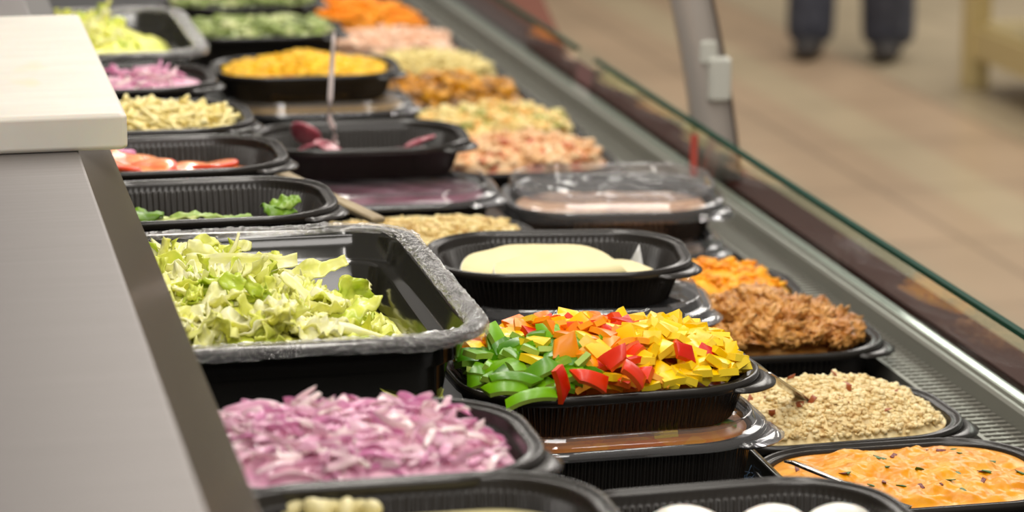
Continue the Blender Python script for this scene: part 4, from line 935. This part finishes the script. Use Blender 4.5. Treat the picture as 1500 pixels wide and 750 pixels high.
# ------------------------------------------------------------------ shop behind: shopper, display table
def skin_fig(name, pts, edges, m, parent, sub=2):
    me = bpy.data.meshes.new(name); me.from_pydata([p[0] for p in pts], edges, []); o = bpy.data.objects.new(name, me); C.objects.link(o); o.parent = parent
    md = o.modifiers.new('skin', 'SKIN'); me.materials.append(m)
    for i, p in enumerate(pts): me.skin_vertices[0].data[i].radius = p[1]; me.skin_vertices[0].data[i].use_root = (i == 0)
    md.use_smooth_shade = True; s = o.modifiers.new('sub', 'SUBSURF'); s.levels = sub; s.render_levels = sub; return o
ft = at(1243, 84, -.70); S_ = empty('shopper', (ft.x, ft.y, -.70), R(-25)); tag(S_, 'person in blue jeans and dark jacket walking past the display table', 'person')
sk = basic('skin', srgb(206, 160, 130), .5); jn = noisy('denim', [(.3, srgb(52, 56, 70)), (.7, srgb(84, 88, 102))], 30, .8)
body = [((0, 0, .95), (.13, .10)), ((0, 0, 1.15), (.13, .10)), ((0, 0, 1.38), (.15, .10)), ((0, 0, 1.50), (.055, .055)), ((0, -.01, 1.56), (.055, .055)), ((0, -.01, 1.64), (.08, .095)), ((0, 0, 1.73), (.06, .07)),
        ((-.19, 0, 1.42), (.055, .055)), ((-.25, .02, 1.15), (.04, .04)), ((-.25, -.08, .92), (.03, .03)), ((-.25, -.11, .83), (.035, .02)),
        ((.19, 0, 1.42), (.055, .055)), ((.25, .02, 1.15), (.04, .04)), ((.25, -.08, .92), (.03, .03)), ((.25, -.11, .83), (.035, .02)),
        ((-.10, 0, .88), (.085, .085)), ((-.10, .02, .50), (.055, .06)), ((-.10, .02, .09), (.04, .04)), ((.10, 0, .88), (.085, .085)), ((.11, -.05, .50), (.055, .06)), ((.12, .02, .09), (.04, .04))]
be = [(0, 1), (1, 2), (2, 3), (3, 4), (4, 5), (5, 6), (2, 7), (7, 8), (8, 9), (9, 10), (2, 11), (11, 12), (12, 13), (13, 14), (0, 15), (15, 16), (16, 17), (0, 18), (18, 19), (19, 20)]
skin_fig('body', body, be, sk, S_)
skin_fig('jeans', [((0, 0, .98), (.15, .12)), ((-.10, 0, .86), (.105, .105)), ((-.12, .02, .50), (.085, .09)), ((-.13, .02, .10), (.080, .085)), ((-.13, .02, .03), (.080, .085)), ((.10, 0, .86), (.105, .105)), ((.12, -.05, .50), (.10, .10)), ((.125, .02, .10), (.092, .095)), ((.125, .02, .03), (.092, .095))], [(0, 1), (1, 2), (2, 3), (3, 4), (0, 5), (5, 6), (6, 7), (7, 8)], jn, S_)
skin_fig('jacket', [((0, 0, 1.0), (.17, .13)), ((0, 0, 1.2), (.16, .13)), ((0, 0, 1.40), (.17, .12)), ((-.20, 0, 1.42), (.07, .07)), ((-.26, .02, 1.15), (.058, .058)), ((-.26, -.07, .94), (.048, .048)), ((.20, 0, 1.42), (.07, .07)), ((.26, .02, 1.15), (.058, .058)), ((.26, -.07, .94), (.048, .048))], [(0, 1), (1, 2), (2, 3), (3, 4), (4, 5), (2, 6), (6, 7), (7, 8)], basic('jacket', srgb(50, 52, 60), .8), S_)
MB().ball((0, .012, 1.69), .105, (.95, 1.05, .9), 10).build('hair', basic('hair', srgb(60, 40, 28), .7), S_, True)
for sx in (-.13, .125): MB().ball((sx, -.03, .038), .05, (1.0, 2.7, .76), 10).build('shoe', basic('shoe', srgb(52, 48, 46), .6), S_, True)
# cream wooden display table
tl = at(1427, 128, -.70); tb = empty('display_table', (tl.x, tl.y, -.70), R(0)); tag(tb, 'cream wooden display table standing on the shop floor at top right', 'table')
cr = basic('cream_wood', srgb(222, 204, 148), .5)
for (x, y) in ((0, 0), (1.1, 0), (0, -1.4), (1.1, -1.4)): MB().box(x-.035, x+.035, y-.035, y+.035, 0, .85, .004).build('leg', cr, tb)
MB().box(.0, 1.1, -.02, .02, .10, .19).box(.0, 1.1, -1.42, -1.38, .10, .19).box(-.02, .02, -1.4, 0, .10, .19).box(1.08, 1.12, -1.4, 0, .10, .19).build('lower_rail', cr, tb)
MB().box(.0, 1.1, -1.4, 0, .19, .205).build('shelf', cr, tb); MB().box(-.06, 1.16, -1.46, .06, .85, .89, .006).build('table_top', cr, tb)
bxm = basic('violet_box', srgb(74, 66, 92), .6)
for k, x in enumerate((.10, .45, .80)):
    b = MB().box(0, .28, 0, .4, 0, .28, .01).box(.02, .26, .02, .38, .28, .30, .004).build('stock_box', bxm, None, False, (tl.x+x, tl.y-.65, -.70+.2052)); tag(b, ['dark violet box, first from the left on the shelf of the cream table', 'dark violet box in the middle of the cream table shelf', 'dark violet box at the right end of the cream table shelf'][k], 'box')
# distant low shelving along the back of the shop
sh = empty('shop_shelving', (3.6, 11.6, -.70)); tag(sh, 'distant grey shop shelving behind the shopper', 'shelving')
MB().box(-1.5, 3.5, 0, .5, 0, .12).build('base', basic('kick', srgb(90, 84, 76), .6), sh)
for z in (.45, .8, 1.15): MB().box(-1.5, 3.5, 0, .5, z, z+.03).build('shelf', basic('shelf', srgb(170, 160, 146), .5), sh)
MB().box(-1.5, 3.5, .45, .5, .12, 1.6).build('back_panel', basic('shelf_back', srgb(150, 138, 120), .6), sh)
